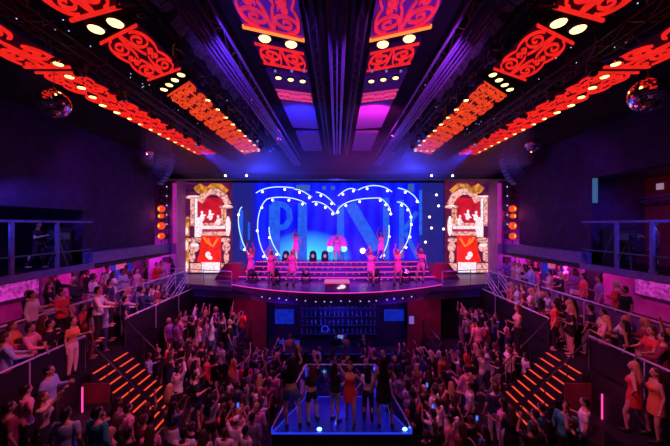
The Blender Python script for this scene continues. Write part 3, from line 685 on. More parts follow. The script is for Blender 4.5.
# balcony back walls: doorways, LED wall, posters
for s in (-1, 1):
    n = SIDE[s]
    mb = MB(); mb.b6(-.06, .06, -.45, .45, 0, 1.75); o = obj('door_'+str((s+3)//2), mb, M['black'], loc=(s*12.58, 14.6, 4.35)); tag(o, kind='structure')
    t = thing('led_wall_panel', 'pink and violet glittering LED wall behind the %s upper tier' % n, 'video screen', (s*12.5, 11.6, 5.15))
    mb = MB(); mb.b6(-.04, .04, -1.1, .85, 0, .95); obj('screen', mb, M['ledpink'], t)
    mb = MB(); mb.b6(-.05, .05, -1.15, .9, -.05, 0); mb.b6(-.05, .05, -1.15, .9, .95, 1.0); obj('frame', mb, M['dalu'], t)
    t = thing('poster_screen', 'blue lit poster screen on the %s tier wall near the portal' % n, 'poster', (s*12.57, 17.4, 5.0))
    mb = MB(); mb.b6(-.03, .03, -.8, .8, 0, 1.05); obj('screen', mb, M['scrb'], t)
    mb = MB(); mb.b6(-.05 if s > 0 else .03, -.03 if s > 0 else .05, -.5, .3, .45, .95); obj('picture', mb, emat('poster_pink', (1, .12, .35), .7, .5, 6), t)
    mb = MB(); mb.b6(-.2, .2, -.1, .1, -.16, .16); o = obj('wall_speaker', mb, M['black'], loc=(s*10.3, 18.05, 5.9)); tag(o, 'small black loudspeaker on the %s portal pier' % n, 'loudspeaker')
    mb = MB(); mb.b6(-.06, .06, -.4, .4, 0, 1.9); o = obj('door_'+str((s+3)//2+2), mb, M['wallred'], loc=(s*12.58, 9.4, 4.35)); tag(o, kind='structure')
    # pinned lamps under the gallery
    for y in (8.0, 10.5, 13.2, 15.6):
        mb = MB(); mb.cone((0, 0, 0), (0, 0, -.05), .07, .06, 10); o = obj('downlight', mb, emat('violet_downlight', (.7, .3, 1), 2) if 'violet_downlight' not in bpy.data.materials else bpy.data.materials['violet_downlight'], loc=(s*10.9, y, 6.2))
        tag(o, 'small violet downlight under the %s gallery' % n, 'downlight', 'gallery downlights %s' % n)

# tier railings
for s in (-1, 1):
    n = SIDE[s]
    railing('tier_railing', 'violet lit railing of the front %s tier beside the frame edge' % n, [(s*7.74, 4.2, 3.6), (s*7.74, 9.15, 3.6)], 1.0, [1.0], glass=M['riser'], r=.03)
    railing('tier_railing', 'violet lit railing of the front %s tier running to the stage' % n, [(s*7.74, 10.9, 3.6), (s*7.74, 16.4, 3.6)], 1.0, [1.0], glass=M['riser'], r=.03)
    railing('tier_railing', 'violet lit railing of the rear %s tier against the plum wall' % n, [(s*9.04, 4.2, 4.3), (s*9.04, 17.6, 4.3)], .96, [.96], glass=M['panel'], r=.035)
    railing('terrace_railing', 'thin dark handrail at the edge of the %s terrace near the bar' % n, [(s*4.35, 12.6, 2.2), (s*4.35, 15.1, 2.2)], .95, [.5, .95], m=M['dalu'])
# steps with red strips
for s in (-1, 1):
    t = thing('lit_stair', 'wide black stair with rows of red light strips on the %s' % SIDE[s], 'stairs', (s*7.7, 9.1, 1.5))
    N = 10; LZ = 2.6 if s < 0 else 2.95
    for k in range(N):
        z = 2.1-(k+1)*.2; x = -.205*(k+1); xa, xb = s*x, s*(x+.205)
        mb = MB(); mb.b6(xa, xb, 0, 1.75, 0, max(z, .03)); o = obj('tread', mb, M['riser'], t)
        for y0, y1 in ((.12, .78), (.98, 1.62)):
            mb = MB(); mb.b6(s*(x+.010), s*(x+.075), y0, y1, max(z, .03), max(z, .03)+.012); obj('red_strip', mb, M['strip'], o)
    for y in (0, 1.75):
        mb = MB(); mb.tube([(0, y, 3.05), (s*-2.05, y, 1.0)], .022, 6); obj('handrail', mb, M['dalu'], t, True)
        for u in (0, .33, .66, 1): mb = MB(); mb.cone((s*-2.05*u, y, 2.05*(1-u)), (s*-2.05*u, y, 3.05-2.05*u), .018, .018, 5); obj('post', mb, M['dalu'], t)
    mb = MB(); mb.cone((0, 0, 0), (0, 0, .72), .022, .022, 8)
    tag(obj('neon_tube', mb, M['pinkneon'], loc=(s*7.35 if s < 0 else 7.65, 8.6, 2.6 if s < 0 else 2.4)), 'upright pink neon tube at the foot of the %s lit stair' % SIDE[s], 'neon tube')
    bx('wall_stair_side', M['wallred'], s*6.9, s*7.7, 9.02, 9.06, 2.6 if s < 0 else 2.4, 3.2)
    point((s*7.2, 8.4, LZ+.5), (1, .04, .12), 3)

# ------------------------------------------------------------------ podium
pd = thing('dance_podium', 'blue glowing glass edged podium in the middle of the dance floor', 'podium', (0.05, 8.85, .8))
def px_(name, mb, m, par=pd): o = obj(name, mb, m, par); return o
poly = [(-1.80, -.83), (1.95, -.83), (1.20, .87), (-1.06, .87)]
mb = MB(); mb.prism(poly, 0, 1.54); px_('base', mb, M['riser'])
mb = MB(); mb.prism(poly, 1.54, 1.6); px_('top', mb, M['bluetop'])
for a, b in zip(poly, poly[1:]+poly[:1]):
    mb = MB(); mb.tube([(a[0], a[1], 1.59), (b[0], b[1], 1.59)], .022, 5); px_('edge_light', mb, M['ledb'])
back = [(-1.80, -.83), (-1.06, .87), (1.20, .87), (1.95, -.83)]
for a, b in zip(back[:-1], back[1:]):
    lo = 1.6
    mb = MB(); mb.tube([(a[0], a[1], lo+(.15 if a[1] < 0 else 1.05)), (b[0], b[1], lo+(.15 if b[1] < 0 else 1.05))], .022, 5); px_('guard_rail', mb, M['rail'])
    mb = MB(); d = Vector((b[0]-a[0], b[1]-a[1], 0)).normalized(); q = Vector((-d.y, d.x, 0))*.008; ha = .15 if a[1] < 0 else 1.03; hb = .15 if b[1] < 0 else 1.03
    A, B = Vector((*a, lo)), Vector((*b, lo)); mb.add([A+q, B+q, B+q+Vector((0, 0, hb)), A+q+Vector((0, 0, ha)), A-q, B-q, B-q+Vector((0, 0, hb)), A-q+Vector((0, 0, ha))], [(0, 1, 2, 3), (7, 6, 5, 4), (0, 4, 5, 1), (3, 2, 6, 7), (1, 5, 6, 2), (0, 3, 7, 4)])
    px_('glass_panel', mb, M['glass'])
for p in back: 
    mb = MB(); mb.cone((p[0], p[1], 1.6), (p[0], p[1], 1.75 if p[1] < 0 else 2.65), .025, .025, 6); px_('post', mb, M['ledb'])
for x in (-.88, .98): mb = MB(); mb.b6(x-.08, x+.08, .82, .85, 1.62, 2.1); px_('painted_lit_face', mb, M['pinkneon'] if 0 else emat('pink_violet', (.8, .1, .9), .8))  # glowing plates stand in for light falling on the faces behind
for i, x in enumerate((-.48, 1.85)):
    mb = MB(); mb.ell((0, 0, 0), (.07, .05, .04), 8, 6); o = obj('floor_spot', mb, emat('cyan_white', (.2, .6, 1), 5) if 'cyan_white' not in bpy.data.materials else bpy.data.materials['cyan_white'], loc=(x, 8.12, 2.44))
    tag(o, 'small cyan spotlight on the %s of the podium front edge' % ('middle' if i == 0 else 'right'), 'floor light')
point((0, 8.9, 2.7), (.04, .06, 1), 12, .05); point((-1.3, 8.4, 2.7), (.04, .06, 1), 3.5, .05); point((1.4, 8.4, 2.7), (.04, .06, 1), 3.5, .05)
# ------------------------------------------------------------------ bar under the stage
bt = thing('bar_counter', 'long dark bar counter with blue edge light under the stage', 'bar', (0, 14.6, .8))
mb = MB(); mb.b6(-3.1, 3.1, -.3, .3, 0, 1.05); obj('body', mb, M['riser'], bt)
mb = MB(); mb.b6(-3.2, 3.2, -.38, .38, 1.05, 1.1); obj('counter', mb, M['dalu'], bt)
mb = MB(); mb.tube([(-3.2, -.38, 1.04), (3.2, -.38, 1.04)], .02, 4); obj('edge_light', mb, mat('dim_violet_edge', (.1, .1, .3), .5, 0, (.03, .03, 1), .2), bt)
for k, z in enumerate((2.35, 2.8, 3.25, 3.7)):
    mb = MB(); mb.b6(-1.9, 2.1, 0, .3, 0, .03); o = obj('bar_shelf', mb, M['dalu'], loc=(0, 15.4, z)); tag(o, '%s shelf of the bottle wall under the stage' % ('lowest', 'second lowest', 'second highest', 'highest')[k], 'shelf')
    mb = MB(); mb.b6(-1.9, 2.1, -.005, 0, .0, .02); obj('edge_light', mb, mat('dim_blue_edge', (.1, .1, .3), .5, 0, (.03, .06, 1), .12), o)
    pr = None
    for i in range(17):
        x = -1.8+i*.236+R.uniform(-.03, .03); lb = 'small glass bottle standing on the %s bar shelf' % ('lowest', 'second lowest', 'second highest', 'highest')[k]
        if pr is None:
            mb = MB(); mb.cone((0, 0, 0), (0, 0, .17), .035, .035, 8); mb.cone((0, 0, .17), (0, 0, .21), .035, .013, 8); mb.cone((0, 0, .21), (0, 0, .28), .013, .013, 8)
            pr = tag(obj('bottle', mb, M['bottle'], loc=(x, 15.52, z+.03)), lb, 'bottle', 'bottles on the %s bar shelf' % ('lowest', 'second lowest', 'second highest', 'highest')[k])
        else:
            o = pr.copy(); C.objects.link(o); o.location = (x, 15.52, z+.03)
def monitor(label, px0, px1, py0, py1, Y, m):
    a, b = at(px0, py0, Y), at(px1, py1, Y); c = (a+b)/2; t = thing('monitor', label, 'monitor', c); w_, h_ = abs(a.x-b.x), abs(a.z-b.z)
    mb = MB(); mb.b6(-w_/2-.03, w_/2+.03, 0, .06, -h_/2-.03, h_/2+.03); obj('bezel', mb, M['black'], t)
    mb = MB(); mb.b6(-w_/2, w_/2, -.01, 0, -h_/2, h_/2); obj('screen', mb, m, t)
monitor('blue monitor left of the bar shelves under the stage', 275, 294, 309, 324, 15.62, M['scrb'])
monitor('blue monitor right of the bar shelves under the stage', 384, 404, 309, 321, 15.62, M['scrb'])
monitor('small bright framed screen behind the bar centre', 335, 345, 335, 350, 15.62, emat('lilac_screen', (.25, .3, 1), .8, .6, 9))
monitor('low blue screen at the left end of the bar', 279, 300, 340, 344, 15.62, M['scrb'])
monitor('small violet notice screen on the right maroon wall', 409, 414, 316, 324, 15.14, emat('violet_notice', (.4, .2, 1), .5))
mb = MB(); mb.tube([(.17*math.cos(a/10*PI), 0, .17*math.sin(a/10*PI)) for a in range(20)], .025, 5, True); o = obj('ring_lamp', mb, M['ledb'], loc=at(325, 329, 15.66)); tag(o, 'blue ring shaped lamp hanging behind the bar', 'ring lamp')
for s in (-1, 1): point((s*4.2, 14.2, 3.9), (1, .03, .2), 14)
point((0, 14.4, 3.9), (.05, .05, 1), 60); point((-2.6, 13.6, 3.9), (.1, .05, 1), 25); point((2.6, 13.6, 3.9), (.1, .05, 1), 25)

# ------------------------------------------------------------------ people
def remesh(mb, vox, name, smooth_it=2):
    me = mb.mesh('tmp', []); me.materials.clear()
    o = bpy.data.objects.new('tmp', me); C.objects.link(o)
    r = o.modifiers.new('r', 'REMESH'); r.mode = 'VOXEL'; r.voxel_size = vox; r.use_smooth_shade = True
    sm = o.modifiers.new('s', 'SMOOTH'); sm.factor = .5; sm.iterations = smooth_it
    dg = bpy.context.evaluated_depsgraph_get(); ev = o.evaluated_get(dg); m2 = bpy.data.meshes.new_from_object(ev)
    bpy.data.objects.remove(o); bpy.data.meshes.remove(me); m2.name = name
    vs = [v.co.copy() for v in m2.vertices]; fs = [tuple(p.vertices) for p in m2.polygons]
    bpy.data.meshes.remove(m2); return vs, fs
V = Vector
ARM = {  # right side; x mirrored for the left: (elbow, wrist)
 'down': ((.26, -.03, 1.12), (.29, .06, .88)), 'up': ((.29, .06, 1.62), (.17, .10, 1.88)), 'phone': ((.26, .16, 1.40), (.13, .30, 1.64)),
 'front': ((.25, .10, 1.15), (.07, .34, 1.27)), 'drink': ((.27, .04, 1.13), (.20, .28, 1.20)), 'hip': ((.38, -.06, 1.17), (.18, .02, 1.0)),
 'rail': ((.27, .14, 1.14), (.20, .38, 1.10)), 'out': ((.42, .05, 1.30), (.62, .12, 1.42)), 'head': ((.34, .02, 1.60), (.12, -.02, 1.78))}
def hand(mb_palm, mbf, el, wr, s, grip):
    d = (wr-el).normalized(); side = d.cross(V((0, 1, 0)))
    if side.length < .1: side = d.cross(V((0, 0, 1)))
    side.normalize(); nrm = side.cross(d).normalized()
    pc = wr+d*.055
    rot = Matrix((side, nrm, d)).transposed(); mb_palm.ell(pc, (.040, .020, .055), 10, 6, rot)
    for i in range(4):
        L = (.066, .076, .072, .056)[i]; b = wr+d*.088+side*(i-1.5)*.019*s
        c1 = b+d*L*.5+nrm*(.012 if not grip else .03); c2 = c1+d*L*(.45 if not grip else .1)+nrm*(.018 if not grip else -.0)+(nrm*-.0)
        if grip: c2 = c1-d*L*.1+nrm*.032
        mbf.tube([b, c1, c2], [.0095, .0088, .0065], 6)
    tb = wr+d*.03-side*.032*s; mbf.tube([tb, tb-side*.028*s+d*.03+nrm*.012, tb-side*.03*s+d*.062+nrm*.022], [.012, .0105, .007], 6)
def person_proto(key, sex, la, ra, outfit, stance='stand', hairlong=None, headgear=None):
    f = sex == 'f'; sw = .165 if f else .195; hipw = .095 if f else .09
    body = MB(); fing = MB()
    # torso
    tor = [(0, 0, .86, .13, .10), (0, -.01, .93, .165 if f else .16, .115), (0, 0, 1.03, .14 if f else .155, .10), (0, .005, 1.13, .125 if f else .155, .095),
           (0, .01, 1.24, .15 if f else .175, .115), (0, .005, 1.34, .155 if f else .185, .105), (0, -.005, 1.41, .12 if f else .14, .075), (0, -.01, 1.46, .06, .055)]
    body.loft(tor)
    if f:
        for s in (-1, 1): body.ell((s*.07, .10, 1.27), (.062, .055, .06), 10, 8)
    body.cap((0, -.01, 1.42), (0, .01, 1.52), .052, .05)
    # head
    body.ell((0, .015, 1.62), (.074, .092, .112), 14, 10); body.ell((0, .04, 1.56), (.055, .062, .05), 12, 8)
    body.ell((0, .108, 1.605), (.014, .022, .02), 8, 6); body.ell((0, .10, 1.625), (.009, .016, .03), 8, 6)
    for s in (-1, 1): body.ell((s*.076, .005, 1.61), (.012, .02, .03), 8, 6)
    arms = []
    for s, pz in ((-1, la), (1, ra)):
        e, w_ = ARM[pz]; e = V((e[0]*s*(sw/.19), e[1], e[2])); w_ = V((w_[0]*s, w_[1], w_[2])); sh = V((s*sw, 0, 1.385)); k = .85 if f else 1
        body.cap(sh, e, .050*k, .040*k); body.cap(e, w_, .040*k, .027*k)
        hand(body, fing, e, w_, s, pz in ('phone', 'front', 'drink', 'rail')); arms.append((sh, e, w_, k))
    # legs
    legs = []
    st = {'stand': [((.11, .02, .49), (.12, -.02, .09))]*2, 'step': [((.12, .14, .50), (.12, .10, .09)), ((.10, -.06, .47), (.12, -.26, .12))],
          'hip': [((.13, .04, .49), (.10, 0, .09)), ((.17, .10, .50), (.22, .02, .09))]}[stance]
    for s, (kn, an) in zip((-1, 1), st):
        hp = V((s*hipw, 0, .89)); kn = V((kn[0]*s, kn[1], kn[2])); an = V((an[0]*s, an[1], an[2])); k = 1.05 if f else 1
        body.cap(hp, kn, .086*k, .056); body.cap(kn, an, .056, .036); body.ell((kn+an)/2+V((0, -.02, .08)), (.052, .055, .12), 10, 8)
        body.ell(an+V((0, .06, -.055)), (.042, .115, .035), 12, 8); legs.append((hp, kn, an))
    vs, fs = remesh(body, .015, 'body')
    out = MB(); out.add(vs, fs); out.add(fing.v, fing.f)
    out.mi = 1
    for s in (-1, 1): out.ell((s*.029, .098, 1.63), (.013, .008, .007), 8, 6)
    for s in (-1, 1): out.ell((s*.03, .098, 1.65), (.018, .007, .0035), 8, 4)
    out.mi = 2; out.ell((0, .098, 1.568), (.024, .009, .008), 8, 6)
    me = out.mesh('person', [M['skin'], M['eye'], M['lip']], True)
    root = bpy.data.objects.new('person', me); parts = []
    def part(name, mb, vox, m, raw=False):
        if raw: me = mb.mesh(name, [m], True)
        else:
            v2, f2 = remesh(mb, vox, name); q = MB(); q.add(v2, f2); me = q.mesh(name, [m], True)
        o = bpy.data.objects.new(name, me); o.parent = root; parts.append(o); return o
    g = .014
    def torso_cloth(z0, z1, g=g):
        mb = MB(); s_ = [(x, y, z, rx+g, ry+g) for (x, y, z, rx, ry) in tor if z0 <= z <= z1]; mb.loft(s_)
        if f and z1 > 1.3:
            for s in (-1, 1): mb.ell((s*.07, .10, 1.27), (.068, .062, .064), 10, 8)
        return mb
    o_top, o_bot = outfit
    if o_top == 'dress':
        mb = torso_cloth(1.0, 1.36); mb.loft([(0, 0, .66, .20, .16), (0, 0, .78, .195, .15), (0, 0, .92, .185, .14), (0, 0, 1.04, .152, .112)])
        for s in (-1, 1): mb.cap((s*.08, .02, 1.36), (s*.09, -.03, 1.42), .02, .02, 8)
        part('dress', mb, .02, FAB['pink'])
    else:
        if o_top == 'crop': mb = torso_cloth(1.12, 1.42)
        else: mb = torso_cloth(.92, 1.44, .022); mb.loft([(0, 0, .84, .19, .135), (0, 0, .96, .187, .137)])
        for sh, e, w_, k in arms:
            if o_top == 'shirt': mb.cap(sh, e, .066*k, .056*k); mb.cap(e, e+(w_-e)*.9, .056*k, .042*k)
            elif o_top in ('tee', 'crop'): mb.cap(sh, sh+(e-sh)*.55, .068*k, .060*k)
        part('shirt' if not f else 'top', mb, .02, FAB['white'])
        mb = MB(); mb.loft([(0, 0, .82, .18, .13), (0, -.01, .93, .182, .132), (0, 0, 1.0, .158, .115)])
        for hp, kn, an in legs:
            if o_bot == 'shorts': mb.cap(hp, hp+(kn-hp)*.35, .102, .094)
            elif o_bot == 'skirt': pass
            else: mb.cap(hp, kn, .100, .074); mb.cap(kn, an+V((0, 0, .02)), .074, .055)
        if o_bot == 'skirt': mb.loft([(0, 0, .66, .21, .165), (0, 0, .86, .19, .14), (0, 0, .96, .17, .122)])
        part({'shorts': 'shorts', 'skirt': 'skirt'}.get(o_bot, 'trousers'), mb, .02, FAB['black'])
    mb = MB()
    if headgear == 'cap':
        mb.ell((0, -.005, 1.665), (.086, .104, .085), 14, 8); mb.ell((0, .12, 1.665), (.06, .07, .012), 12, 6)
        part('cap', mb, .012, FAB['white'])
        mb = MB(); mb.ell((0, -.03, 1.62), (.079, .082, .09), 12, 8)
    else: mb.ell((0, -.012, 1.65), (.085, .098, .098), 14, 10); mb.ell((0, -.045, 1.60), (.080, .072, .10), 12, 8)
    if hairlong if hairlong is not None else f:
        mb.loft([(0, -.105, 1.22, .085, .035), (0, -.11, 1.34, .11, .05), (0, -.085, 1.48, .10, .06), (0, -.05, 1.62, .084, .07)])
        for s in (-1, 1): mb.cap((s*.075, -.02, 1.6), (s*.10, -.02, 1.36), .03, .022)
    part('hair', mb, .014, M['hairb'])
    for hp, kn, an in legs:
        mb = MB(); mb.ell(an+V((0, .065, -.05)), (.052, .135, .042), 12, 8); mb.ell(an+V((0, 0, -.02)), (.05, .055, .06), 10, 6); mb.ell(an+V((0, .06, -.078)), (.05, .125, .014), 12, 6)
        part('shoe', mb, .014, M['shoe'])
    for o in [root]+parts:
        for sl in o.material_slots: sl.link = 'OBJECT'
        for i, m in enumerate(o.data.materials): o.material_slots[i].material = m
    return dict(root=root, parts=parts, sex=sex, outfit=outfit, pose=(la, ra), gear=headgear)
PR = {}
def reg(k, *a, **kw): PR[k] = person_proto(k, *a, **kw)
reg('m_down', 'm', 'down', 'down', ('tee', 'trousers'))
reg('m_shirt', 'm', 'drink', 'down', ('shirt', 'trousers'))
reg('m_up', 'm', 'up', 'up', ('tee', 'trousers'))
reg('m_phone', 'm', 'phone', 'phone', ('tee', 'trousers'))
reg('m_point', 'm', 'down', 'up', ('shirt', 'trousers'), 'step')
reg('m_rail', 'm', 'rail', 'rail', ('shirt', 'trousers'))
reg('m_capup', 'm', 'up', 'up', ('tee', 'trousers'), headgear='cap')
reg('m_drink', 'm', 'down', 'drink', ('tee', 'trousers'), 'step')
reg('f_dress', 'f', 'down', 'drink', ('dress', ''), 'hip')
reg('f_dressup', 'f', 'up', 'up', ('dress', ''), 'hip')
reg('f_crop', 'f', 'drink', 'down', ('crop', 'trousers'))
reg('f_phone', 'f', 'phone', 'phone', ('crop', 'skirt'))
reg('f_up', 'f', 'down', 'up', ('crop', 'shorts'), 'hip')
reg('f_rail', 'f', 'rail', 'rail', ('tee', 'skirt'))
reg('f_hip', 'f', 'hip', 'head', ('dress', ''), 'step')
reg('f_short', 'f', 'drink', 'drink', ('tee', 'shorts'))
POSE = {('down', 'down'): 'standing', ('drink', 'down'): 'one forearm raised', ('down', 'drink'): 'one forearm forward', ('up', 'up'): 'both arms raised', ('phone', 'phone'): 'hands held up',
        ('down', 'up'): 'one arm raised', ('rail', 'rail'): 'hands forward', ('hip', 'head'): 'hand on hip', ('drink', 'drink'): 'both forearms forward'}
PEOPLE = []
taken = []
def person(k, x, y, z, rz, c1='white', c2='black', hair='hairb', skin='skin', zone='', label=None, h=1.0, shoes=None, force=True, group=None):
    if not force and any(abs(z-t[2]) < 1.2 and (x-t[0])**2+(y-t[1])**2 < .185 for t in taken): return None
    taken.append((x, y, z)); P = PR[k]
    r = P['root'].copy(); C.objects.link(r); r.location = (x, y, z); r.rotation_euler = (0, 0, rz); r.scale = (h,)*3
    r.material_slots[0].material = M[skin]
    near = y < 9.3 if shoes is None else shoes
    for p in P['parts']:
        if p.name.startswith('shoe') and not near: continue
        c = p.copy(); C.objects.link(c); c.parent = r; n = p.name.split('.')[0]
        if n in ('shirt', 'top', 'dress'): m = FAB[c1] if isinstance(c1, str) else c1
        elif n in ('trousers', 'skirt', 'shorts'): m = FAB[c2] if isinstance(c2, str) else c2
        elif n == 'cap': m = FAB['white']
        elif n == 'hair': m = M[hair]
        else: continue
        c.material_slots[0].material = m
    r['category'] = 'person'; r['group'] = group or 'crowd '+zone
    if label: r['label'] = label
    else:
        g = {'dress': 'dress', 'crop': 'crop top', 'tee': 'top', 'shirt': 'shirt'}[P['outfit'][0]]
        r['label'] = 'person in %s %s%s, %s, %s' % (FABN.get(c1, c1), g, ' and cap' if P['gear'] else '', POSE[P['pose']], zone)
        PEOPLE.append(r)
    return r
def face(x, y, tx=0, ty=17): return math.atan2(-(tx-x), ty-y)
def gadget(kind, x, y, z, rz, label, m=None, group=None):
    if kind == 'phone':
        t = thing('phone', label, 'phone', (x, y, z), rz, group)
        mb = MB(); mb.b6(-.04, .04, 0, .01, -.075, .075); obj('case', mb, M['black'], t); mb = MB(); mb.b6(-.036, .036, -.003, 0, -.07, .07); obj('screen', mb, m or M['phone'], t)
    return t
cols = ['white']*7+['black']*13+['pink']*3+['red']*2+['grey']*4+['navy']*4+['orange']*1+['cream']*2+['purple']*2+['burgundy']*2+['teal', 'paleblue', 'denim']
keys_floor = ['m_down', 'm_shirt', 'm_up', 'm_phone', 'm_drink', 'm_point', 'f_dress', 'f_dress', 'f_crop', 'f_phone', 'f_up', 'f_short', 'f_hip', 'm_down', 'f_crop', 'm_shirt', 'm_down', 'm_drink', 'f_short', 'f_crop']
keys_rail = ['m_rail', 'f_rail', 'm_shirt', 'f_crop', 'f_short', 'm_drink', 'f_dress', 'm_down', 'm_rail', 'f_rail', 'm_up']
def rnd(keys, x, y, z, zone, tx=0, ty=17, jit=.6):
    return person(R.choice(keys), x, y, z, face(x, y, tx, ty)+R.uniform(-jit, jit), R.choice(cols), R.choice(['black', 'black', 'denim', 'navy', 'grey', 'white', 'burgundy']),
        R.choice(['hairb', 'hairb', 'hairn', 'hairn', 'hairy']), R.choice(['skin', 'skin', 'skin2', 'skin2', 'skin3']), zone, None, R.uniform(.95, 1.05), force=False)

# --- named foreground figures
def F_(px, head_y, floor, k, c1, c2, rz, label, hair='hairb', skin='skin', h=1.0, **kw):
    Y = (CZ-floor-1.72*h)*F/(head_y-VY); return person(k, (px-VX)/F*Y, Y, floor, rz, c1, c2, hair, skin, 'front', label, h, **kw)
F_(66, 408, 2.6, 'm_down', 'paleblue', 'black', .1, 'man in pale blue shirt with his back turned at the lower left', shoes=True)
F_(97, 407, 2.6, 'm_shirt', 'teal', 'navy', -.25, 'man in loose grey green shirt by the pink neon tube on the left')
F_(49, 366, 2.6, 'm_shirt', 'paleblue', 'black', -1.3, 'man in violet blue shirt turned to the stair below the left railing', h=1.06)
F_(26, 385, 2.6, 'm_drink', 'pink', 'black', -.5, 'man in pale pink shirt reaching forward near the left frame edge')
F_(43, 392, 2.6, 'f_phone', 'cream', 'black', -1.2, 'woman in cream top reaching forward behind the pale blue shirt', hair='hairn')
F_(9, 402, 2.6, 'm_down', 'burgundy', 'black', -.6, 'man in burgundy shirt cut by the left frame edge', skin='skin2')
F_(128, 428, 1.5, 'm_down', 'black', 'black', -.3, 'man in black beneath the left lit stair', skin='skin2')
F_(150, 425, 1.5, 'f_crop', 'pink', 'black', .4, 'woman in pink top under the left lit stair', hair='hairn')
F_(72, 318, 3.6, 'f_crop', 'orange', 'cream', -1.45, 'long haired woman in orange top standing at the gap in the left railing', hair='hairb', h=.98, shoes=True)
F_(184, 428, 1.5, 'm_shirt', 'white', 'black', .1, 'man in white shirt at the bottom edge left of the podium')
F_(203, 430, 1.5, 'f_crop', 'cream', 'black', .1, 'woman in cream top beside the white shirt at the bottom edge', hair='hairn')
F_(178, 366, 1.5, 'm_point', 'white', 'black', -.5, 'man in white shirt leaning with one arm thrown up, left floor', shoes=False)
F_(209, 395, 1.5, 'f_up', 'grey', 'black', -.1, 'woman in grey crop top with raised arm below the man with thrown up arm', hair='hairb')
F_(236, 417, .8, 'm_capup', 'white', 'denim', 0, 'man in white cap and top filming with both arms raised')
F_(232, 350, 1.5, 'f_dress', 'orange', 'black', -.8, 'woman in orange dress left of the podium on the terrace edge', hair='hairb')
F_(246, 362, .8, 'm_shirt', 'red', 'black', 0, 'person in bright red shirt left of the podium', hair='hairn')
F_(262, 370, .8, 'f_crop', 'cream', 'black', -.4, 'woman in cream top just left of the podium rail', hair='hairn')
F_(566, 402, 1.5, 'm_shirt', 'teal', 'black', 2.2, 'man in dark green jacket by the foot of the right stair', skin='skin2', h=1.03)
F_(585, 398, 1.5, 'm_drink', 'white', 'navy', .9, 'man in white top standing beside the green jacket on the right', h=1.05)
F_(634, 362, 2.95, 'f_hip', 'red', 'black', .7, 'woman in red orange dress on the right landing with hand on hip', hair='hairy', shoes=True)
F_(656, 368, 2.95, 'f_dress', 'orange', 'black', 1.2, 'woman in orange pink dress at the right frame edge', hair='hairn', shoes=True)
F_(652, 327, 3.6, 'f_rail', 'red', 'black', 1.4, 'woman in red top resting her arms on the right railing', hair='hairn')
F_(466, 366, 1.5, 'm_shirt', 'pink', 'navy', .5, 'man in pale pink shirt, one forearm raised, on the right floor')
F_(470, 382, 1.5, 'm_drink', 'white', 'black', 1.1, 'man in white top beside the pale pink shirt, right floor', h=.97)
F_(442, 343, 1.5, 'f_crop', 'white', 'orange', .3, 'slim woman in white top on the right of the bar')
F_(449, 364, .8, 'm_down', 'navy', 'black', .2, 'man in navy top behind the pink shirt on right floor', hair='hairn')
F_(478, 321, 2.2, 'm_down', 'pink', 'black', .1, 'man in bright pink shirt before the dark right terrace')
F_(468, 314, 2.2, 'm_down', 'grey', 'black', .1, 'man in grey top just behind the pink shirt, right terrace', skin='skin2')
F_(518, 305, 3.6, 'f_crop', 'cream', 'black', 1.2, 'woman in cream crop top at the right front railing', hair='hairn')
F_(555, 301, 3.6, 'm_down', 'red', 'black', .9, 'man in bright red shirt on the right front tier')
F_(571, 305, 3.6, 'f_short', 'black', 'black', 1.2, 'blonde woman in black behind the right front railing', hair='hairy')
F_(62, 289, 4.3, 'm_drink', 'red', 'black', -1.5, 'man in red shirt against the plum wall on the left rear tier')
F_(30, 324, 3.6, 'm_rail', 'pink', 'black', -1.2, 'man in pale pink shirt leaning on the left front railing', skin='skin2')
F_(50, 320, 3.6, 'm_down', 'black', 'black', -1.1, 'man in black shirt beside the pale pink shirt, left railing')
F_(12, 322, 3.6, 'f_rail', 'orange', 'grey', -1.2, 'woman in orange top at the left railing near the frame edge', hair='hairn')
F_(110, 279, 4.3, 'm_down', 'navy', 'black', -1.2, 'man in navy top on the left rear tier beside the dark doorway')
F_(98, 287, 4.3, 'm_rail', 'white', 'black', -1.2, 'man in white shirt leaning on the left rear railing')
F_(32, 291, 4.3, 'm_shirt', 'white', 'black', -1.2, 'man in white shirt before the pink LED wall, left rear tier')
# --- podium dancers
person('f_up', -1.27, 8.22, 2.4, .1, 'black', FAB['denim'], 'hairb', 'skin', label='long haired woman in black top and denim shorts at the left front of the podium', h=1.13, shoes=True)
person('f_dress', 1.28, 8.22, 2.4, -.1, 'black', 'black', 'hairb', 'skin2', label='tall woman in black dress at the right front of the podium', h=1.13, shoes=True)
person('f_dress', 1.33, 8.85, 2.4, .3, 'pink', 'black', 'hairn', 'skin', label='woman in pink dress behind the black dress at podium right corner', h=1.0, shoes=True)
for i, (px, k, c1, c2, rz, lb, ha, hh) in enumerate([(312, 'f_up', 'black', 'black', .6, 'woman in black with one arm raised, leftmost dancer on the podium floor', 'hairn', .96),
    (335, 'f_short', 'black', 'grey', -.7, 'dark haired woman in grey shorts near the podium centre', 'hairb', .96), (350, 'f_hip', 'red', 'black', 3.0, 'woman in red dress facing the camera in the podium centre', 'hairn', 1.0),
    (368, 'f_crop', 'white', 'black', -.2, 'woman in white crop top dancing right of the podium centre', 'hairb', .93)]):
    Y = 8.4+.1*(i % 2); person(k, (px-VX)/F*Y, Y, 2.4, rz, c1, c2, ha, 'skin', label=lb, h=hh, shoes=True)
for x, c in ((-.9, 'orange'), (-.35, 'black'), (.3, 'navy'), (.85, 'red')):
    person('f_crop', x, 10.3, .8, 0, c, 'black', 'hairn', 'skin2', label='person in %s top on the floor just behind the podium rail' % c)

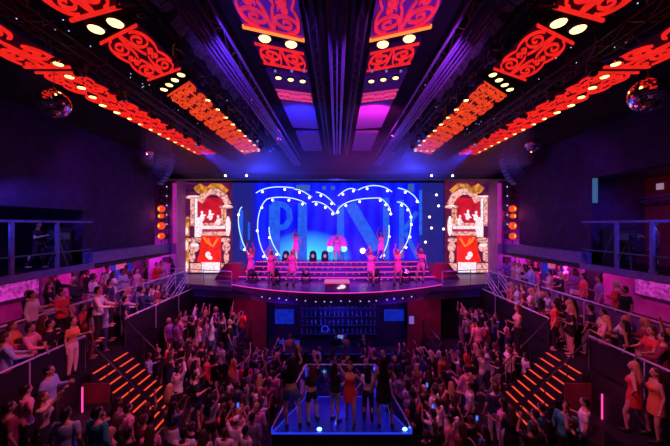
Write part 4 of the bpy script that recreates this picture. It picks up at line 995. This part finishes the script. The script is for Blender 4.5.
# --- performers
for px, fy, Y, k, rz, lb in ((251, 281, 15.6, 'f_dressup', 2.9, 'performer in pink costume with raised arms, leftmost on stage'), (271, 284, 14.9, 'f_hip', 3.3, 'performer in pink costume with hand on hip, left stage'),
   (292, 284, 14.9, 'f_dress', 2.9, 'performer in pink costume on stage below the teal glow'), (371, 283, 14.9, 'f_hip', 3.0, 'performer in pink costume right of the centre float'),
   (398, 283, 15.1, 'f_dressup', 3.3, 'performer in pink costume raising arms at stage right'), (421, 282, 15.5, 'f_up', 2.8, 'performer in pink costume, rightmost on stage'),
   (296, 262, 18.2, 'f_hip', 3.1, 'performer in pink posing on the top step before the teal glow'), (381, 262, 18.2, 'f_dressup', 3.1, 'performer in magenta on the top step right of centre')):
    z = 5.0 if Y < 16 else 5.8
    person(k, (px-VX)/F*Y, Y, z, rz, M['cos'], M['cos'], 'hairy' if Y < 16 else 'hairn', 'skin', label=lb, h=1.03, shoes=True, group='pink costumed performers')
t = person('f_dress', 0, 18.3, 5.8, PI, M['cos'], M['cos'], 'hairy', 'skin', label='central performer in large pink feathered headdress on the top step', h=.9, shoes=True)
fan = thing('feather_headdress', 'round pink feather fan behind the central performer', 'headdress', (0, 18.6, 5.8))
for k in range(13):
    a = PI*(k/12); mb = MB(); c = V((.42*math.cos(a), 0, .95+.42*math.sin(a))); mb.ell(c, (.09, .03, .26), 8, 8, Matrix.Rotation(PI/2-a, 3, 'Y')); obj('feather', mb, M['feather'], fan, True)
fl = thing('stage_float', 'small pink box float with white ornament at the stage front centre', 'stage prop', (0, 13.9, 5.0))
mb = MB(); mb.b6(-.55, .55, -.35, .35, 0, .34); obj('box', mb, M['cos'], fl)
mb = MB(); mb.b6(-.58, .58, -.38, .38, .34, .4); obj('lid', mb, emat('pink_glow', (1, .15, .5), .7), fl)
mb = MB(); mb.ell((.25, -.38, .2), (.14, .03, .09), 8, 6); mb.ell((.1, -.38, .14), (.1, .03, .05), 8, 6); obj('ornament', mb, emat('white_glow', (.9, .8, 1), 1), fl)
for px in (250, 274, 305, 377, 408):
    p = at(px, 286, 14.9); o = moving_head('dark round moving head light on the stage floor between the performers', (p.x, 15.4, 5.04), (0, 0, 0), off, 'stage floor moving heads', hang=False, scale=1.5)
for px, Y in ((286, 18.4), (313, 18.4), (325, 18.4)):
    p = at(px, 262, Y); t = thing('stage_speaker', 'dark rounded floor speaker on the top step by the teal glow', 'loudspeaker', (p.x, Y, 5.8), 0, 'top step speakers')
    mb = MB(); mb.b6(-.22, .22, -.15, .15, 0, .34); obj('cabinet', mb, M['black'], t); mb = MB(); mb.ell((0, 0, .42), (.21, .16, .2), 12, 8); obj('top', mb, M['black'], t, True)
    mb = MB(); mb.ell((0, -.15, .3), (.1, .03, .12), 10, 6); obj('lens', mb, emat('lilac_lens', (.5, .3, .8), .7), t, True)
for i, (px, py, r, m) in enumerate(((363, 251, .17, 'bulb'), (330, 249, .2, 'cyan'), (344, 249, .2, 'cyan'))):
    p = at(px, py, 18.6); t = thing('round_lamp', ('round white lamp on a stand right of the central performer', 'round pale cyan lamp just left of the central performer', 'round pale cyan lamp just right of the central performer')[i], 'lamp', (p.x, 18.75, 5.8))
    mb = MB(); mb.cone((0, 0, 0), (0, 0, p.z-5.8), .02, .02, 6); obj('stand', mb, M['dalu'], t); mb = MB(); mb.ell((0, 0, p.z-5.8), (r, .06, r), 14, 10); obj('lamp_disc', mb, M[m], t, True)

# --- technicians
person('m_drink', -11.05, 11.0, 6.4, -1.2, 'black', 'black', 'hairb', 'skin', label='technician in black shirt working on the left gallery', h=1.0)
person('m_shirt', 10.55, 9.9, 6.4, .9, 'burgundy', 'black', 'hairn', 'skin', label='technician in dark red shirt at the right gallery edge', h=1.0)

# --- filling crowd, zone by zone
def fill(n, x0, x1, y0, y1, z, zone, keys, tx=0, ty=17, tries=40):
    c = 0
    for _ in range(n*tries):
        if c >= n: break
        x, y = R.uniform(x0, x1), R.uniform(y0, y1)
        if rnd(keys, x, y, z, zone, tx, ty): c += 1
for s in (-1, 1):
    n = SIDE[s]
    for k in range(14):
        y = 7.4+k*.5
        rnd(keys_rail, s*(8.12+R.uniform(-.03, .05)), y+R.uniform(-.1, .1), 3.6, 'front %s tier railing' % n, 0, 17, .3)
    fill(11, s*8.45, s*8.75, 7.6, 14.0, 3.6, 'front %s tier back row' % n, keys_rail)
    fill(11, s*9.42, s*9.8, 8.9, 17.3, 4.3, 'rear %s tier railing' % n, keys_rail)
    fill(6, s*10.3, s*11.8, 11.2, 17.0, 4.3, 'rear %s tier by the wall' % n, keys_rail)
    fill(26 if s < 0 else 12, s*(4.6 if s < 0 else 6.0), s*7.4, 12.7, 14.9, 2.2, 'raised %s terrace' % n, keys_floor)
    fill(12, s*4.6, s*7.3, 11.2, 12.3, 1.5, '%s terrace' % n, keys_floor)
    fill(4, s*4.4, s*5.1, 8.9, 11.2, 1.5, '%s terrace beside the stair' % n, keys_floor)
    fill(9, s*4.45, s*6.0, 7.0, 8.2, 1.5, 'floor below the %s stair' % n, keys_floor)
    fill(27, s*2.3, s*4.1, 9.3, 13.6, .8, 'dance floor %s of podium' % n, keys_floor)
    fill(9, s*2.35, s*4.1, 8.0, 9.3, .8, 'bottom edge %s of podium' % n, keys_floor)
fill(20, -2.1, 2.1, 10.8, 14.0, .8, 'between podium and bar', keys_floor)
fill(4, -2.6, 2.6, 15.05, 15.15, .8, 'behind the bar counter', ['m_down', 'm_shirt', 'f_crop'], 0, 0)
# unique labels
bpy.context.view_layer.update()
byl = {}
for r in PEOPLE: byl.setdefault(r['label'], []).append(r)
ORD = ['first', 'second', 'third', 'fourth', 'fifth', 'sixth', 'seventh', 'eighth', 'ninth', 'tenth']
NUM = ['', 'one', 'two', 'three', 'four', 'five', 'six', 'seven', 'eight', 'nine', 'ten']
for lb, rs in byl.items():
    if len(rs) > 1:
        rs.sort(key=lambda o: o.location.x/o.location.y)
        for i, r in enumerate(rs): r['label'] = lb+', '+(('leftmost' if i == 0 else 'rightmost' if i == len(rs)-1 else ORD[i]+' from left'))
# phones held up above the floor crowd
k = 0
for r in list(PEOPLE):
    if '_phone' in r.data.name or 'holding hands up' in r['label']:
        if R.random() < .5:
            a = r.rotation_euler.z; h = r.scale[0]; d = V((-math.sin(a), math.cos(a), 0))
            p = r.location+d*.42*h+V((0, 0, 1.74*h))
            q = gadget('phone', p.x, p.y, p.z, a, 'phone of '+' '.join(r['label'].replace(', hands held up', '').replace('person in ', '').split()[:14])); k += 1
for px, py, Y in ((238, 405, 9.3), (427, 385, 9.9), (433, 407, 9.0), (477, 418, 9.0)):
    p = at(px, py, Y); gadget('phone', p.x, p.y, p.z, 0, {238: 'lit phone held up by the man in the white cap', 427: 'blue lit phone above the floor right of the podium, upper one', 433: 'blue lit phone above the floor right of the podium, lower one', 477: 'blue lit phone near the bottom edge before the right stair'}[px])
print('people', sum(1 for o in C.objects if o.get('category') == 'person'), 'objects', len(C.objects))
